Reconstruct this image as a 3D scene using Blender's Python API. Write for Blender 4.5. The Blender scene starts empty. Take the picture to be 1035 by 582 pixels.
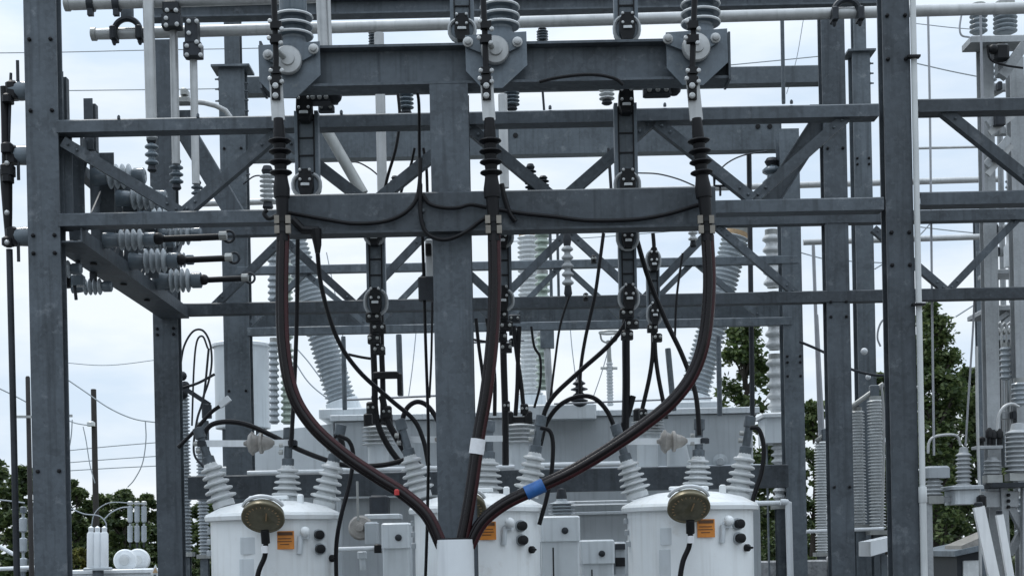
import bpy, bmesh, math, random
from mathutils import Vector, Matrix, Quaternion
random.seed(7)
V = Vector
scene = bpy.context.scene
COL = scene.collection
# ---------------------------------------------------------------- camera model
# level 50 mm camera at eye height, rolled a little, lens shifted upwards
F, CX, CY, EYE = 1440.0, 517.5, 555.0, 1.6
RHO = math.radians(1.15)
CR, SR = math.cos(RHO), math.sin(RHO)
def P(px, py, Y):
    dx, dy = px - CX, CY - py
    u, v = dx * CR + dy * SR, -dx * SR + dy * CR
    return V((u * Y / F, Y, EYE + v * Y / F))
def M(px, Y):                      # size in metres of px pixels at distance Y
    return px * Y / F
# ---------------------------------------------------------------- mesh builder
def frame(d, up=V((0, 0, 1))):
    d = d.normalized()
    if abs(d.dot(up)) > 0.98:
        up = V((0, -1, 0))
    s = d.cross(up).normalized()
    return s, s.cross(d).normalized()
class MB:
    def __init__(self):
        self.bm = bmesh.new()
    def ring(self, pts):
        return [self.bm.verts.new(p) for p in pts]
    def skin(self, rings, caps=True, closed=False):
        n = len(rings[0])
        seq = list(zip(rings, rings[1:])) + ([(rings[-1], rings[0])] if closed else [])
        for a, b in seq:
            for i in range(n):
                j = (i + 1) % n
                try: self.bm.faces.new((a[i], a[j], b[j], b[i]))
                except ValueError: pass
        if caps and not closed:
            self.bm.faces.new(list(reversed(rings[0])))
            self.bm.faces.new(rings[-1])
        return self
    def prof(self, p0, p1, poly, up=V((0, 0, 1))):
        s, u = frame(p1 - p0, up)
        return self.skin([self.ring([p + s * a + u * b for a, b in poly]) for p in (p0, p1)])
    def bar(self, p0, p1, w, h, up=V((0, 0, 1))):
        w, h = w / 2, h / 2
        return self.prof(p0, p1, [(-w, -h), (w, -h), (w, h), (-w, h)], up)
    def box(self, c, sx, sy, sz):
        return self.bar(c - V((0, 0, sz / 2)), c + V((0, 0, sz / 2)), sx, sy, V((0, 1, 0)))
    def rbox(self, c, sx, sy, sz, b=0.01):       # box with chamfered vertical and top edges
        hx, hy, hz = sx / 2, sy / 2, sz / 2
        def r(i, z):
            return self.ring([c + V((x, y, z)) for x, y in ((-hx + i, -hy + i + b), (-hx + i + b, -hy + i), (hx - i - b, -hy + i), (hx - i, -hy + i + b),
                              (hx - i, hy - i - b), (hx - i - b, hy - i), (-hx + i + b, hy - i), (-hx + i, hy - i - b))])
        return self.skin([r(0, -hz), r(0, hz - b), r(b, hz)])
    def hsec(self, p0, p1, w, d, t=0.016, up=V((0, 0, 1))):   # I section: flanges of width w, overall depth d along up
        w, d, k = w / 2, d / 2, t * 0.4
        return self.prof(p0, p1, [(-w, -d), (w, -d), (w, -d + t), (k, -d + t), (k, d - t), (w, d - t), (w, d), (-w, d),
                                  (-w, d - t), (-k, d - t), (-k, -d + t), (-w, -d + t)], up)
    def chan(self, p0, p1, h, d, t=0.012, sgn=1, up=V((0, 0, 1))):  # channel: web of height h on the near side, flanges d away from the camera
        h = h / 2
        poly = [(0, -h), (-d * sgn, -h), (-d * sgn, -h + t), (-t * sgn, -h + t), (-t * sgn, h - t), (-d * sgn, h - t), (-d * sgn, h), (-.013 * sgn, h), (0, h - .011)]
        return self.prof(p0, p1, poly, up)
    def angle(self, p0, p1, a, t=0.009, flip=1, up=V((0, 0, 1))):
        h = a / 2
        poly = [(0, -h), (-a * flip, -h), (-a * flip, -h + t), (-t * flip, -h + t), (-t * flip, h), (0, h)]
        return self.prof(p0, p1, poly, up)
    def tube(self, pts, r, n=8):
        pts = [V(p) for p in pts]
        rr = r if isinstance(r, (list, tuple)) else [r] * len(pts)
        rings = []; s = None
        for i, p in enumerate(pts):
            d = (pts[min(i + 1, len(pts) - 1)] - pts[max(i - 1, 0)]).normalized()
            if s is None:
                s, u = frame(d)
            else:
                s = (s - d * s.dot(d)).normalized(); u = s.cross(d).normalized()
            rings.append(self.ring([p + (s * math.cos(2 * math.pi * k / n) + u * math.sin(2 * math.pi * k / n)) * rr[i] for k in range(n)]))
        return self.skin(rings)
    def lathe(self, p0, p1, prof, n=16, ry=1.0):
        d = (p1 - p0).normalized(); s, u = frame(d)
        return self.skin([self.ring([p0 + d * t + (s * math.cos(2 * math.pi * k / n) + u * ry * math.sin(2 * math.pi * k / n)) * max(r, 1e-4)
                                     for k in range(n)]) for t, r in prof])
    def cyl(self, p0, p1, r, n=12):
        return self.lathe(p0, p1, [(0, r * 0.92), ((p1 - p0).length * 0.03, r), ((p1 - p0).length * 0.97, r), ((p1 - p0).length, r * 0.92)], n)
    def ball(self, c, r, n=10, sz=1.0):
        k = 6
        return self.lathe(c - V((0, 0, r * sz)), c + V((0, 0, r * sz)), [(r * sz * (1 - math.cos(math.pi * i / k)), r * math.sin(math.pi * i / k)) for i in range(k + 1)], n)
    def prism(self, pts, vec):
        a = self.ring(pts); b = self.ring([p + vec for p in pts])
        return self.skin([a, b])
    def torus(self, c, axis, R, r, a0=0, a1=360, n=18, m=7):
        s, u = frame(V(axis), V((0, 0, 1)))
        pts = [c + s * R * math.cos(math.radians(a0 + (a1 - a0) * i / n)) + u * R * math.sin(math.radians(a0 + (a1 - a0) * i / n)) for i in range(n + 1)]
        return self.tube(pts, r, m)
    def build(self, name, mat, parent=None, sharp=38, origin=None):
        bm = self.bm
        bmesh.ops.recalc_face_normals(bm, faces=bm.faces)
        for f in bm.faces: f.smooth = True
        lim = math.radians(sharp)
        for e in bm.edges:
            if len(e.link_faces) != 2 or e.calc_face_angle(0) > lim: e.smooth = False
        if parent is not None:
            root = parent
            while root.parent: root = root.parent
            off = root.location.copy()
        elif origin is not None:
            off = V(origin)
        else:
            vs = [v.co for v in bm.verts]; zm = min(v.z for v in vs)
            off = V((sum(v.x for v in vs) / len(vs), sum(v.y for v in vs) / len(vs), zm))
        bmesh.ops.translate(bm, verts=bm.verts, vec=-off)
        me = bpy.data.meshes.new(name); bm.to_mesh(me); bm.free()
        me.materials.append(mat)
        o = bpy.data.objects.new(name, me); COL.objects.link(o)
        if parent is not None: o.parent = parent
        else: o.location = off
        return o
def tag(o, label, cat, group=None, kind=None):
    if label: o['label'] = label
    if cat: o['category'] = cat
    if group: o['group'] = group
    if kind: o['kind'] = kind
    return o
def thing(name, label, cat, loc, group=None):
    o = bpy.data.objects.new(name, None); COL.objects.link(o)
    o.empty_display_size = 0.1; o.location = V(loc)
    return tag(o, label, cat, group)
def dup(root, delta, label):
    c = root.copy(); COL.objects.link(c); c.location = root.location + V(delta); c['label'] = label
    def rec(src, dst):
        for ch in list(src.children):
            k = ch.copy(); COL.objects.link(k); k.parent = dst; rec(ch, k)
    rec(root, c)
    return c
def spline(pts, per=7):
    pts = [V(p) for p in pts]
    if len(pts) < 3: return pts
    q = [pts[0] * 2 - pts[1]] + pts + [pts[-1] * 2 - pts[-2]]
    out = []
    for i in range(1, len(q) - 2):
        a, b, c, d = q[i - 1:i + 3]
        for k in range(per):
            t = k / per
            out.append(0.5 * ((2 * b) + (c - a) * t + (2 * a - 5 * b + 4 * c - d) * t * t + (3 * b - a - 3 * c + d) * t ** 3))
    out.append(pts[-1])
    return out
def sheds(L, rc, rs, n, t0=0.0, rnd=False, small=None):
    """profile of a stack of n rain sheds along length L"""
    p = L / n; out = []
    for i in range(n):
        z = t0 + i * p
        r = rs if (small is None or i % 2 == 0) else small
        if rnd:
            out += [(z + .08 * p, rc), (z + .22 * p, rc * .4 + r * .6), (z + .30 * p, r * .96), (z + .42 * p, r), (z + .54 * p, r * .95), (z + .80 * p, rc * 1.15)]
        else:
            out += [(z + .12 * p, rc), (z + .36 * p, r * .98), (z + .46 * p, r), (z + .56 * p, r * .97), (z + .86 * p, rc * 1.06)]
    return out
# ---------------------------------------------------------------- materials
def newmat(name):
    m = bpy.data.materials.new(name); m.use_nodes = True
    nt = m.node_tree; b = nt.nodes['Principled BSDF']
    return m, nt, b
def N(nt, t, **kw):
    n = nt.nodes.new(t)
    for k, v in kw.items():
        if k in n.inputs: n.inputs[k].default_value = v
        else: setattr(n, k, v)
    return n
def surf(name, col, rough=0.5, metal=0.0, var=0.25, scale=3.0, streak=0.0, spangle=0.0, bump=0.0, spec=0.5, tint=None, grime=None, objvar=0.12, fine=60.0):
    m, nt, b = newmat(name)
    L = nt.links.new
    tc = N(nt, 'ShaderNodeTexCoord'); geo = N(nt, 'ShaderNodeNewGeometry')
    oi = N(nt, 'ShaderNodeObjectInfo')
    big = N(nt, 'ShaderNodeTexNoise', Scale=scale, Detail=6.0, Roughness=0.62); L(geo.outputs['Position'], big.inputs['Vector'])
    c1 = tuple(c * (1 - var) for c in col) + (1,); c2 = tuple(min(c * (1 + var), .95) for c in col) + (1,)
    ramp = N(nt, 'ShaderNodeValToRGB'); ramp.color_ramp.elements[0].position = .32; ramp.color_ramp.elements[1].position = .68
    ramp.color_ramp.elements[0].color = c1; ramp.color_ramp.elements[1].color = c2
    L(big.outputs['Fac'], ramp.inputs['Fac'])
    cur = ramp.outputs['Color']
    def mix(fac_out, colr, amt, mode='MIX'):
        nonlocal cur
        mx = N(nt, 'ShaderNodeMix', data_type='RGBA', blend_type=mode)
        mu = N(nt, 'ShaderNodeMath', operation='MULTIPLY'); mu.inputs[1].default_value = amt
        L(fac_out, mu.inputs[0]); L(mu.outputs[0], mx.inputs[0]); L(cur, mx.inputs[6]); mx.inputs[7].default_value = tuple(colr) + (1,)
        cur = mx.outputs[2]
    if spangle:
        vo = N(nt, 'ShaderNodeTexVoronoi', Scale=fine); L(geo.outputs['Position'], vo.inputs['Vector'])
        sp = N(nt, 'ShaderNodeSeparateColor'); L(vo.outputs['Color'], sp.inputs[0])
        mix(sp.outputs[0], tuple(min(.95, c * 1.7) for c in col), spangle)
    if streak:
        mp = N(nt, 'ShaderNodeMapping'); mp.inputs['Scale'].default_value = (22, 22, 1.1); L(geo.outputs['Position'], mp.inputs['Vector'])
        st = N(nt, 'ShaderNodeTexNoise', Scale=1.0, Detail=5.0); L(mp.outputs[0], st.inputs['Vector'])
        rp = N(nt, 'ShaderNodeMapRange'); rp.inputs[1].default_value = .52; rp.inputs[2].default_value = .75; L(st.outputs['Fac'], rp.inputs[0])
        mix(rp.outputs[0], grime or tuple(c * .45 for c in col), streak)
    if tint:
        tn = N(nt, 'ShaderNodeTexNoise', Scale=scale * 2.3, Detail=8.0, Roughness=.7); L(geo.outputs['Position'], tn.inputs['Vector'])
        rp = N(nt, 'ShaderNodeMapRange'); rp.inputs[1].default_value = .58; rp.inputs[2].default_value = .72; L(tn.outputs['Fac'], rp.inputs[0])
        mix(rp.outputs[0], tint[:3], tint[3])
    hs = N(nt, 'ShaderNodeHueSaturation')
    mr = N(nt, 'ShaderNodeMapRange'); mr.inputs[3].default_value = 1 - objvar; mr.inputs[4].default_value = 1 + objvar
    L(oi.outputs['Random'], mr.inputs[0]); L(mr.outputs[0], hs.inputs['Value']); L(cur, hs.inputs['Color'])
    L(hs.outputs[0], b.inputs['Base Color'])
    b.inputs['Metallic'].default_value = metal; b.inputs['Specular IOR Level'].default_value = spec
    rr = N(nt, 'ShaderNodeMapRange'); rr.inputs[3].default_value = max(.05, rough - .12); rr.inputs[4].default_value = min(1, rough + .12)
    L(big.outputs['Fac'], rr.inputs[0]); L(rr.outputs[0], b.inputs['Roughness'])
    if bump:
        fn = N(nt, 'ShaderNodeTexNoise', Scale=fine, Detail=4.0); L(geo.outputs['Position'], fn.inputs['Vector'])
        bp = N(nt, 'ShaderNodeBump', Strength=bump, Distance=.004); L(fn.outputs['Fac'], bp.inputs['Height']); L(bp.outputs[0], b.inputs['Normal'])
    return m
STEEL = surf('galvanised_steel', (.064, .075, .086), .52, .2, .36, 2.6, .6, .34, .35, .32, tint=(.27, .29, .31, .38), objvar=.26, fine=34)
STEEL2 = surf('weathered_steel', (.092, .108, .122), .52, .2, .32, 2.8, .6, .32, .3, .35, tint=(.34, .36, .37, .4), objvar=.26, fine=34)
PLATE = surf('bracket_steel', (.12, .145, .168), .45, .25, .22, 6, .35, .15, .2, tint=(.3, .31, .3, .35))
DARKST = surf('dark_steel', (.028, .032, .038), .5, .2, .3, 5, .3, .1, .2, .3)
ALU = surf('aluminium', (.44, .45, .45), .4, .35, .15, 4, .35, 0, .1, tint=(.25, .25, .25, .3))
ALUD = surf('dull_aluminium', (.34, .35, .34), .45, .4, .2, 5, .4, 0, .1)
WIREM = surf('aluminium_wire', (.30, .31, .33), .5, .3, .1, 4)
PORC = surf('grey_porcelain', (.33, .365, .39), .22, 0, .1, 5, .25, 0, 0, objvar=.08)
PORCP = surf('pale_porcelain', (.56, .58, .585), .25, 0, .1, 6, .25, 0, 0, objvar=.05)
PORCD = surf('slate_porcelain', (.13, .16, .185), .2, 0, .15, 6, .3, objvar=.1)
GLASSG = surf('green_grey_porcelain', (.36, .43, .37), .2, 0, .12, 6, .2, objvar=.08)
POLY = surf('grey_polymer', (.36, .38, .39), .5, 0, .14, 5, .3, 0, .1)
BLACK = surf('black_rubber', (.006, .006, .0075), .45, 0, .3, 9, 0, 0, .1, .22)
BLACKC = surf('black_cast_iron', (.010, .0105, .012), .5, .1, .3, 9, 0, 0, .2, .25)
MAROON = surf('maroon_jacket', (.034, .007, .009), .25, 0, .3, 6, .25, 0, .1, .3)
WHITEP = surf('white_paint', (.79, .82, .83), .35, 0, .06, 2.0, .25, 0, .05, tint=(.50, .46, .40, .35), grime=(.42, .41, .37), objvar=.05)
GREYP = surf('pale_grey_paint', (.58, .62, .645), .42, 0, .08, 1.6, .35, 0, .08, tint=(.42, .43, .43, .3), objvar=.07)
GREYM = surf('mid_grey_paint', (.36, .39, .41), .45, 0, .1, 1.6, .35, 0, .08, objvar=.07)
PVC = surf('white_pvc', (.66, .69, .71), .4, 0, .05, 3, .2, 0, 0, objvar=.04)
CONDUIT = surf('pale_conduit', (.55, .57, .57), .45, 0, .08, 3, .3, objvar=.06)
TAPEW = surf('white_tape', (.74, .75, .77), .5, 0, .08, 20, objvar=.04)
TAPEB = surf('blue_tape', (.018, .105, .32), .4, 0, .18, 25, objvar=.03)
ORANGE = surf('orange_label', (.62, .22, .03), .5, 0, .12, 20, objvar=.05)
BROWN = surf('brown_ink', (.10, .045, .02), .6, 0, .2, 20)
RUST = surf('tan_band', (.36, .24, .13), .5, 0, .2, 20)
REDM = surf('red_tag', (.45, .03, .03), .5, 0, .1, 20)
DIAL = surf('dial_face', (.135, .125, .085), .22, 0, .25, 18, objvar=.05)
DIALR = surf('dial_bezel', (.16, .14, .09), .4, .5, .2, 12)
SOOT = surf('aged_ceramic', (.27, .255, .235), .35, 0, .25, 12, .3)
WOOD = surf('weathered_wood', (.030, .027, .026), .8, 0, .3, 3, .4, objvar=.15)
CONC = surf('speckled_concrete', (.30, .31, .32), .85, 0, .45, 14, .2, .3, .4, fine=45)
# ================================================================ setting
def flat(name, x0, x1, y0, y1, z, mat):
    b = MB(); b.bm.faces.new(b.ring([V((x0, y0, z)), V((x1, y0, z)), V((x1, y1, z)), V((x0, y1, z))]))
    return tag(b.build(name, mat, origin=(0, 0, z)), None, None, kind='structure')
def groundmat(name, a, bcol, sc, bump):
    m, nt, b = newmat(name); L = nt.links.new
    g = N(nt, 'ShaderNodeNewGeometry')
    n1 = N(nt, 'ShaderNodeTexNoise', Scale=.35, Detail=8.0); n2 = N(nt, 'ShaderNodeTexVoronoi', Scale=sc)
    L(g.outputs['Position'], n1.inputs['Vector']); L(g.outputs['Position'], n2.inputs['Vector'])
    mx = N(nt, 'ShaderNodeMix', data_type='RGBA'); mx.inputs[6].default_value = a + (1,); mx.inputs[7].default_value = bcol + (1,)
    sp = N(nt, 'ShaderNodeSeparateColor'); L(n2.outputs['Color'], sp.inputs[0])
    ad = N(nt, 'ShaderNodeMath', operation='MULTIPLY_ADD'); ad.inputs[1].default_value = .6; L(sp.outputs[0], ad.inputs[0])
    m2 = N(nt, 'ShaderNodeMath', operation='MULTIPLY'); m2.inputs[1].default_value = .5; L(n1.outputs['Fac'], m2.inputs[0]); L(m2.outputs[0], ad.inputs[2])
    L(ad.outputs[0], mx.inputs[0]); L(mx.outputs[2], b.inputs['Base Color']); b.inputs['Roughness'].default_value = .95
    bp = N(nt, 'ShaderNodeBump', Strength=bump, Distance=.02); L(n2.outputs['Distance'], bp.inputs['Height']); L(bp.outputs[0], b.inputs['Normal'])
    return m
flat('ground', -2500, 2500, -60, 5000, 0, groundmat('meadow_grass', (.035, .055, .018), (.09, .10, .035), 6, .5))
flat('gravel_yard', -40, 40, -20, 46, .004, groundmat('crushed_gravel', (.075, .077, .08), (.14, .14, .137), 38, 1.0))

YT, YF, YR, YB, YD, YX = 10.0, 10.8, 11.4, 14.4, 16.0, 20.0
UPY = V((0, 1, 0))
def bolt(root, p, r=.014, mat=None, n=6, d=None):
    d = d or V((0, -1, 0))
    MB().lathe(p, p + d, [(0, r), (r * .9, r), (r * 1.1, r * .8), (r * 1.5, r * .45)], n).build('bolt', mat or PLATE, root)
# ---------------------------------------------------------------- columns
def column(label, px, py, Y, w, d, ztop, mat=STEEL, bolts=(), base=True, zb=0, grp='steel columns of the substation frame', cap=None):
    c = P(px, py, Y); x = c.x
    t = thing('steel_column', label, 'column', (x, Y + d / 2, 0), grp)
    b = MB().hsec(V((x, Y + d / 2, zb)), V((x, Y + d / 2, ztop)), w, d, .02, UPY); b.build('shaft', mat, t)
    MB().box(V((x, Y + d / 2, .03)), w + .2, d + .2, .06).build('base_plate', mat, t)
    if cap: MB().box(V((x, Y + d / 2, ztop + .012)), w + cap, d + cap, .024).build('cap_plate', mat, t)
    for by in bolts:
        for s in (-1, 1):
            q = P(px, by, Y); bolt(t, V((x + s * w * .33, Y, q.z)), .016, BLACKC)
    return t
column('tall dark steel column at the far left of the front frame', 45.5, 290, YF, .245, .14, 7.4, bolts=(40, 112, 238, 256, 476))
column('slim steel column with pale conduit strapped to its right edge', 911, 290, YF, .205, .16, 7.4, bolts=(16, 60, 235, 268))
column('back left steel column under the end of the insulator truss', 169.5, 450, YB, .25, .16, P(163, 40, YB).z, bolts=(332, 338))
c3 = column('steel column with flanged cap behind the leftmost regulator', 238, 290, YD, .29, .2, P(234, 69, YD).z, STEEL2, bolts=(150, 395), cap=.14)
x3 = c3.location.x
MB().hsec(V((x3, YD + .15, P(234, 68, YD).z)), V((x3, YD + .15, P(232, 8, YD).z)), .17, .17, .014, UPY).build('upper_shaft', STEEL2, c3)
column('back steel column beside the rightmost regulator, next to the chequered insulator stack', 801, 300, YD, .22, .24, P(796, 130, YD).z, STEEL2, bolts=(360, 366, 380))
column('tall back steel column between the rightmost regulator and the ribbed posts', 847, 290, YB, .235, .18, 7.2, bolts=(150, 305, 320, 492))
c4 = column('thin capped steel column directly behind the pale ribbed surge posts', 875, 290, 17.2, .215, .22, P(868, 53, 17.2).z, STEEL2, bolts=(160, 166), cap=.12)
x4 = c4.location.x
MB().hsec(V((x4, 17.31, P(868, 52, 17.2).z)), V((x4, 17.31, P(866, 8, 17.2).z)), .15, .15, .014, UPY).build('upper_shaft', STEEL2, c4)
def stepbolts(col, px, ys, Y, side, hw):
    m = MB(); xe = col.location.x + side * (hw - .004)
    for y in ys:
        q = P(px, y, Y); m.lathe(V((xe, Y + .011, q.z)), V((xe + side, Y + .011, q.z)), [(0, .016), (.012, .016), (.014, .01), (.045, .01), (.046, 0)], 6)
    m.build('bolt_row', STEEL2, col)
stepbolts(c3, 252, (84, 92, 101, 112, 121, 168, 176), YD, 1, .145); stepbolts(c3, 221, (80, 90, 102), YD, -1, .145)
stepbolts(c4, 883, (64, 74, 84), 17.2, 1, .1075)
# conduit on the right column
t = thing('conduit', 'pale vertical conduit running up the right steel column', 'conduit', (P(927, 290, YF).x, YF - .02, 0))
cx = P(927, 290, YF - .02).x + .01
MB().cyl(V((cx, YF - .02, 0.0)), V((cx, YF - .02, P(925, 500, YF).z)), M(3.6, YF), 12).build('lower_pipe', CONDUIT, t)
MB().cyl(V((cx, YF - .02, P(925, 508, YF).z)), V((cx, YF - .02, P(925, 492, YF).z)), M(4.3, YF), 12).build('coupling', CONDUIT, t)
MB().cyl(V((cx, YF - .02, P(925, 500, YF).z)), V((cx, YF - .02, 7.4)), M(3.1, YF), 12).build('upper_pipe', CONDUIT, t)
for y in (60, 309):
    z = P(920, y, YF).z
    MB().bar(V((cx - .06, YF - .05, z)), V((cx + .035, YF - .05, z)), .06, .016).build('strap', BLACKC, t)
# ---------------------------------------------------------------- girders
def girder(label, Y, chords, braces, face, deep, bw, mat, grp='lattice girders of the substation frame'):
    a = P(*chords[0][0], Y); t = thing('lattice_girder', label, 'girder', (a.x, Y, a.z), grp)
    for k, (p, q) in enumerate(chords):
        A, B = P(*p, Y), P(*q, Y); A.y = B.y = Y - .009 - .003 * k; z = (A.z + B.z) / 2; A.z = B.z = z
        MB().chan(A, B, face, deep, .012).build('chord', mat, t)
    for k, (p, q) in enumerate(braces):
        dy = .024 + .013 * (k % 2)
        A, B = P(*p, Y), P(*q, Y); A.y = B.y = Y + dy
        MB().angle(A, B, bw, .009, 1, V((0, 0, 1))).build('brace', mat, t)
        d = (B - A).normalized()
        for e, sg in ((A, 1), (B, -1)):
            for o in (.05, .13):
                bolt(t, e + d * sg * o + V((0, -.001, 0)), .011, STEEL2)
    return t
g1 = girder('front lattice girder across the middle of the yard, behind the cable terminations', YF,
       [((57, 129), (888, 110)), ((59, 222), (893, 206))],
       [((62, 142), (183, 214)), ((183, 214), (277, 134)), ((280, 134), (372, 205)), ((372, 207), (470, 128)), ((470, 124), (565, 203)),
        ((565, 203), (660, 120)), ((664, 122), (762, 200)), ((762, 200), (857, 116))], .098, .15, .082, STEEL)
for px in (120, 200, 300, 345, 556, 640, 672, 800):
    q = P(px, 129 - (px - 57) * .0229 - 7, YF); MB().lathe(q, q + V((0, 0, 1)), [(0, .012), (.02, .012), (.03, .006)], 6).build('bolt', STEEL, g1)
g2 = girder('front lattice girder of the right bay, beyond the conduit column', YF, [((928, 107), (1075, 104)), ((930, 201), (1075, 198))],
       [((953, 108), (1050, 186))], .10, .16, .078, STEEL)
gb = girder('back lattice girder, near face, running behind the grounding cables', YB,
       [((182, 234), (1080, 214)), ((182, 313), (1080, 294))],
       [((215, 309), (285, 240)), ((285, 240), (360, 308)), ((360, 308), (430, 235)), ((430, 235), (505, 304)), ((505, 303), (575, 233)),
        ((575, 233), (650, 302)), ((650, 302), (722, 228)), ((726, 228), (806, 296)), ((884, 230), (958, 293)), ((960, 293), (1036, 214))], .115, .14, .075, STEEL)
girder('back lattice girder, far face, seen through the near one', YD, [((240, 274), (806, 261)), ((250, 337), (800, 322))],
       [((245, 334), (308, 275)), ((308, 275), (376, 332)), ((376, 332), (439, 268)), ((439, 268), (506, 330)), ((506, 330), (569, 266)),
        ((569, 266), (637, 328)), ((637, 328), (702, 263)), ((702, 263), (775, 324))], .09, .1, .06, STEEL2)
def beam(label, p, q, Y, h, w, mat, kind='hsec', name='steel_beam', holes=(), grp='plain steel beams between the columns'):
    A, B = P(*p, Y), P(*q, Y); A.z = B.z = (A.z + B.z) / 2
    m = MB()
    if kind == 'hsec': m.hsec(A, B, w, h, .016)
    else: m.chan(A, B, h, w, .014)
    t = thing(name, label, 'beam', ((A.x + B.x) / 2, Y, A.z), grp)
    m.build('web_and_flanges', mat, t)
    for hx in holes:
        c = P(hx[0], hx[1], Y - .004); MB().lathe(c, c + V((0, -1, 0)), [(0, .03), (.006, .03), (.007, .02)], 10).build('plugged_hole', BLACKC, t)
    return t
beam('deep grey plate beam behind the front girder', (244, 146), (790, 135), 16.5, .36, .18, STEEL2, 'chan', holes=((521, 137), (766, 128), (778, 128)))
beam('upper back beam seen either side of the insulator crossarm', (243, 87), (832, 73), 16.6, .2, .18, STEEL2, 'chan')
beam('high dark beam along the top edge behind the bus pipes', (150, 14), (892, -3), 13.6, .155, .16, STEEL, 'hsec')
beam('grey plate beam between the back girder chords', (240, 329), (795, 313), 16.8, .2, .14, STEEL2, 'chan')
beam('dark low beam in front of the transformer tank', (190, 494), (797, 479), 15.4, .25, .16, STEEL, 'chan')
# knee braces
for lab, p, q in (('slanted knee brace beside the back left column', (181, 122), (243, 226)), ('slanted knee brace beside the tall back right column', (834, 116), (769, 216))):
    A, B = P(*p, YB + .1), P(*q, YB + .1)
    t = thing('knee_brace', lab, 'brace', A, 'heavy knee braces')
    MB().chan(A, B, .2, .08, .012).build('strut', STEEL, t)
    for e in (A, B): MB().box(e + V((0, .02, 0)), .3, .012, .22).build('end_plate', STEEL, t)
# ---------------------------------------------------------------- left side truss running in depth
xs = -3.36
zl = 4.06; zu = P(60, 129, YF).z - .06
t = thing('side_truss', 'truss running into depth between the two left columns, carrying grey insulators', 'girder', (xs, YF, zl))
MB().prof(V((xs, YF + .03, zl)), V((xs, YB + .02, zl)), [(-.14, -.06), (.14, -.06), (.14, .05), (.128, .05), (.128, -.048), (-.128, -.048), (-.128, .05), (-.14, .05)]).build('bottom_channel', STEEL, t)
for dx in (-.11, .11):
    MB().angle(V((xs + dx, YF + .16, zu)), V((xs + dx, YB, zu)), .085, .009).build('top_chord', STEEL, t)
    for k in range(4):
        y0 = 11.0 + k * .85
        MB().bar(V((xs + dx, y0, zl + .05)), V((xs + dx, y0 + .8, zu)), .06, .012, V((1, 0, 0))).build('brace', STEEL, t)
VY = (11.52, 12.22, 12.92, 13.5)
for y0 in VY:
    MB().angle(V((xs + .1, y0, zl + .05)), V((xs + .1, y0, zu + .05)), .12, .01, 1, V((0, 1, 0))).build('upright', STEEL, t)
for y0 in (11.0, 11.3, 11.8, 12.4, 13.1):
    MB().angle(V((xs - .06, y0, zl + .05)), V((xs - .06, y0, zu + .05)), .1, .01, 1, V((0, 1, 0))).build('upright', STEEL, t)
for y0 in (11.25, 12.0):
    MB().prism([V((xs - .1, y0 + .05, zl + .06)), V((xs + .06, y0 + .05, zl + .06)), V((xs - .02, y0 + .05, zl + .4)), V((xs + .07, y0 + .05, zu)), V((xs - .13, y0 + .05, zu))], V((0, .012, 0))).build('web_plate', STEEL, t)
for y0 in (11.6, 12.5, 13.3):
    q = V((xs, y0, zl - .066)); MB().lathe(q, q - V((0, 0, 1)), [(0, .03), (.01, .03), (.012, .02)], 8).build('plugged_hole', BLACKC, t)
# stubs above the front girder at the left
for px, yt, w, lab in ((57, 74, 7, 'pair of angle stubs right of the far left column'), (86, 101, 9, 'shorter pair of angle stubs above the left end of the front girder')):
    c = P(px, 122, YF + .35); zt = P(px, yt, YF + .35).z
    t = thing('angle_stub', lab, 'steel stub', V((c.x, c.y, zu)), 'steel stubs standing on the girder')
    MB().angle(V((c.x, c.y, zu - .02)), V((c.x, c.y, zt)), .07, .01, 1, UPY).build('left_angle', STEEL, t)
    MB().angle(V((c.x + .082, c.y + .04, zu - .02)), V((c.x + .082, c.y + .04, zt - .03)), .07, .01, -1, UPY).build('right_angle', STEEL, t)
# ---------------------------------------------------------------- T shaped support
xc = P(457.5, 290, YT).x
zt0 = P(457, 64, YT).z
T = thing('tee_support', 'central T-shaped steel support with broad column and two crossarms', 'steel support', (xc, YT + .14, 0))
MB().hsec(V((xc, YT + .14, .0)), V((xc, YT + .14, zt0 - .145)), .27, .28, .018, UPY).build('column', STEEL, T)
MB().box(V((xc, YT + .14, .03)), .5, .5, .06).build('base_plate', STEEL, T)
A, B = P(264, 68, YT), P(737, 59, YT); A.z = B.z = zt0; A.y = B.y = YT + .1
MB().hsec(A, B, .2, .285, .018).build('crossarm', STEEL, T)
for e in (A, B): MB().box(e + V((0, 0, .01)), .016, .24, .33).build('end_plate', STEEL, T)
A, B = P(288, 216, YT), P(722, 210, YT); A.z = B.z = P(457, 215, YT).z; A.y = B.y = YT - .004
m = MB(); m.chan(A + V((0, -.06, 0)), B + V((0, -.06, 0)), .27, .05, .014); m.build('lower_crossarm', STEEL, T)
MB().prof(A + V((0, 0, -.142)), B + V((0, 0, -.142)), [(-.07, -.008), (.09, -.008), (.09, .008), (-.07, .008)]).build('bottom_flange', STEEL, T)
zq = A.z
for dz in (-.08, 0, .08): bolt(T, V((P(428, 215, YT).x, YT - .066, zq + dz)), .016, STEEL)
# lower_crossarm rests on the column face
MB().box(V((xc, YT - .005, zq)), .3, .02, .2).build('mounting_plate', STEEL, T)
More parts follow.
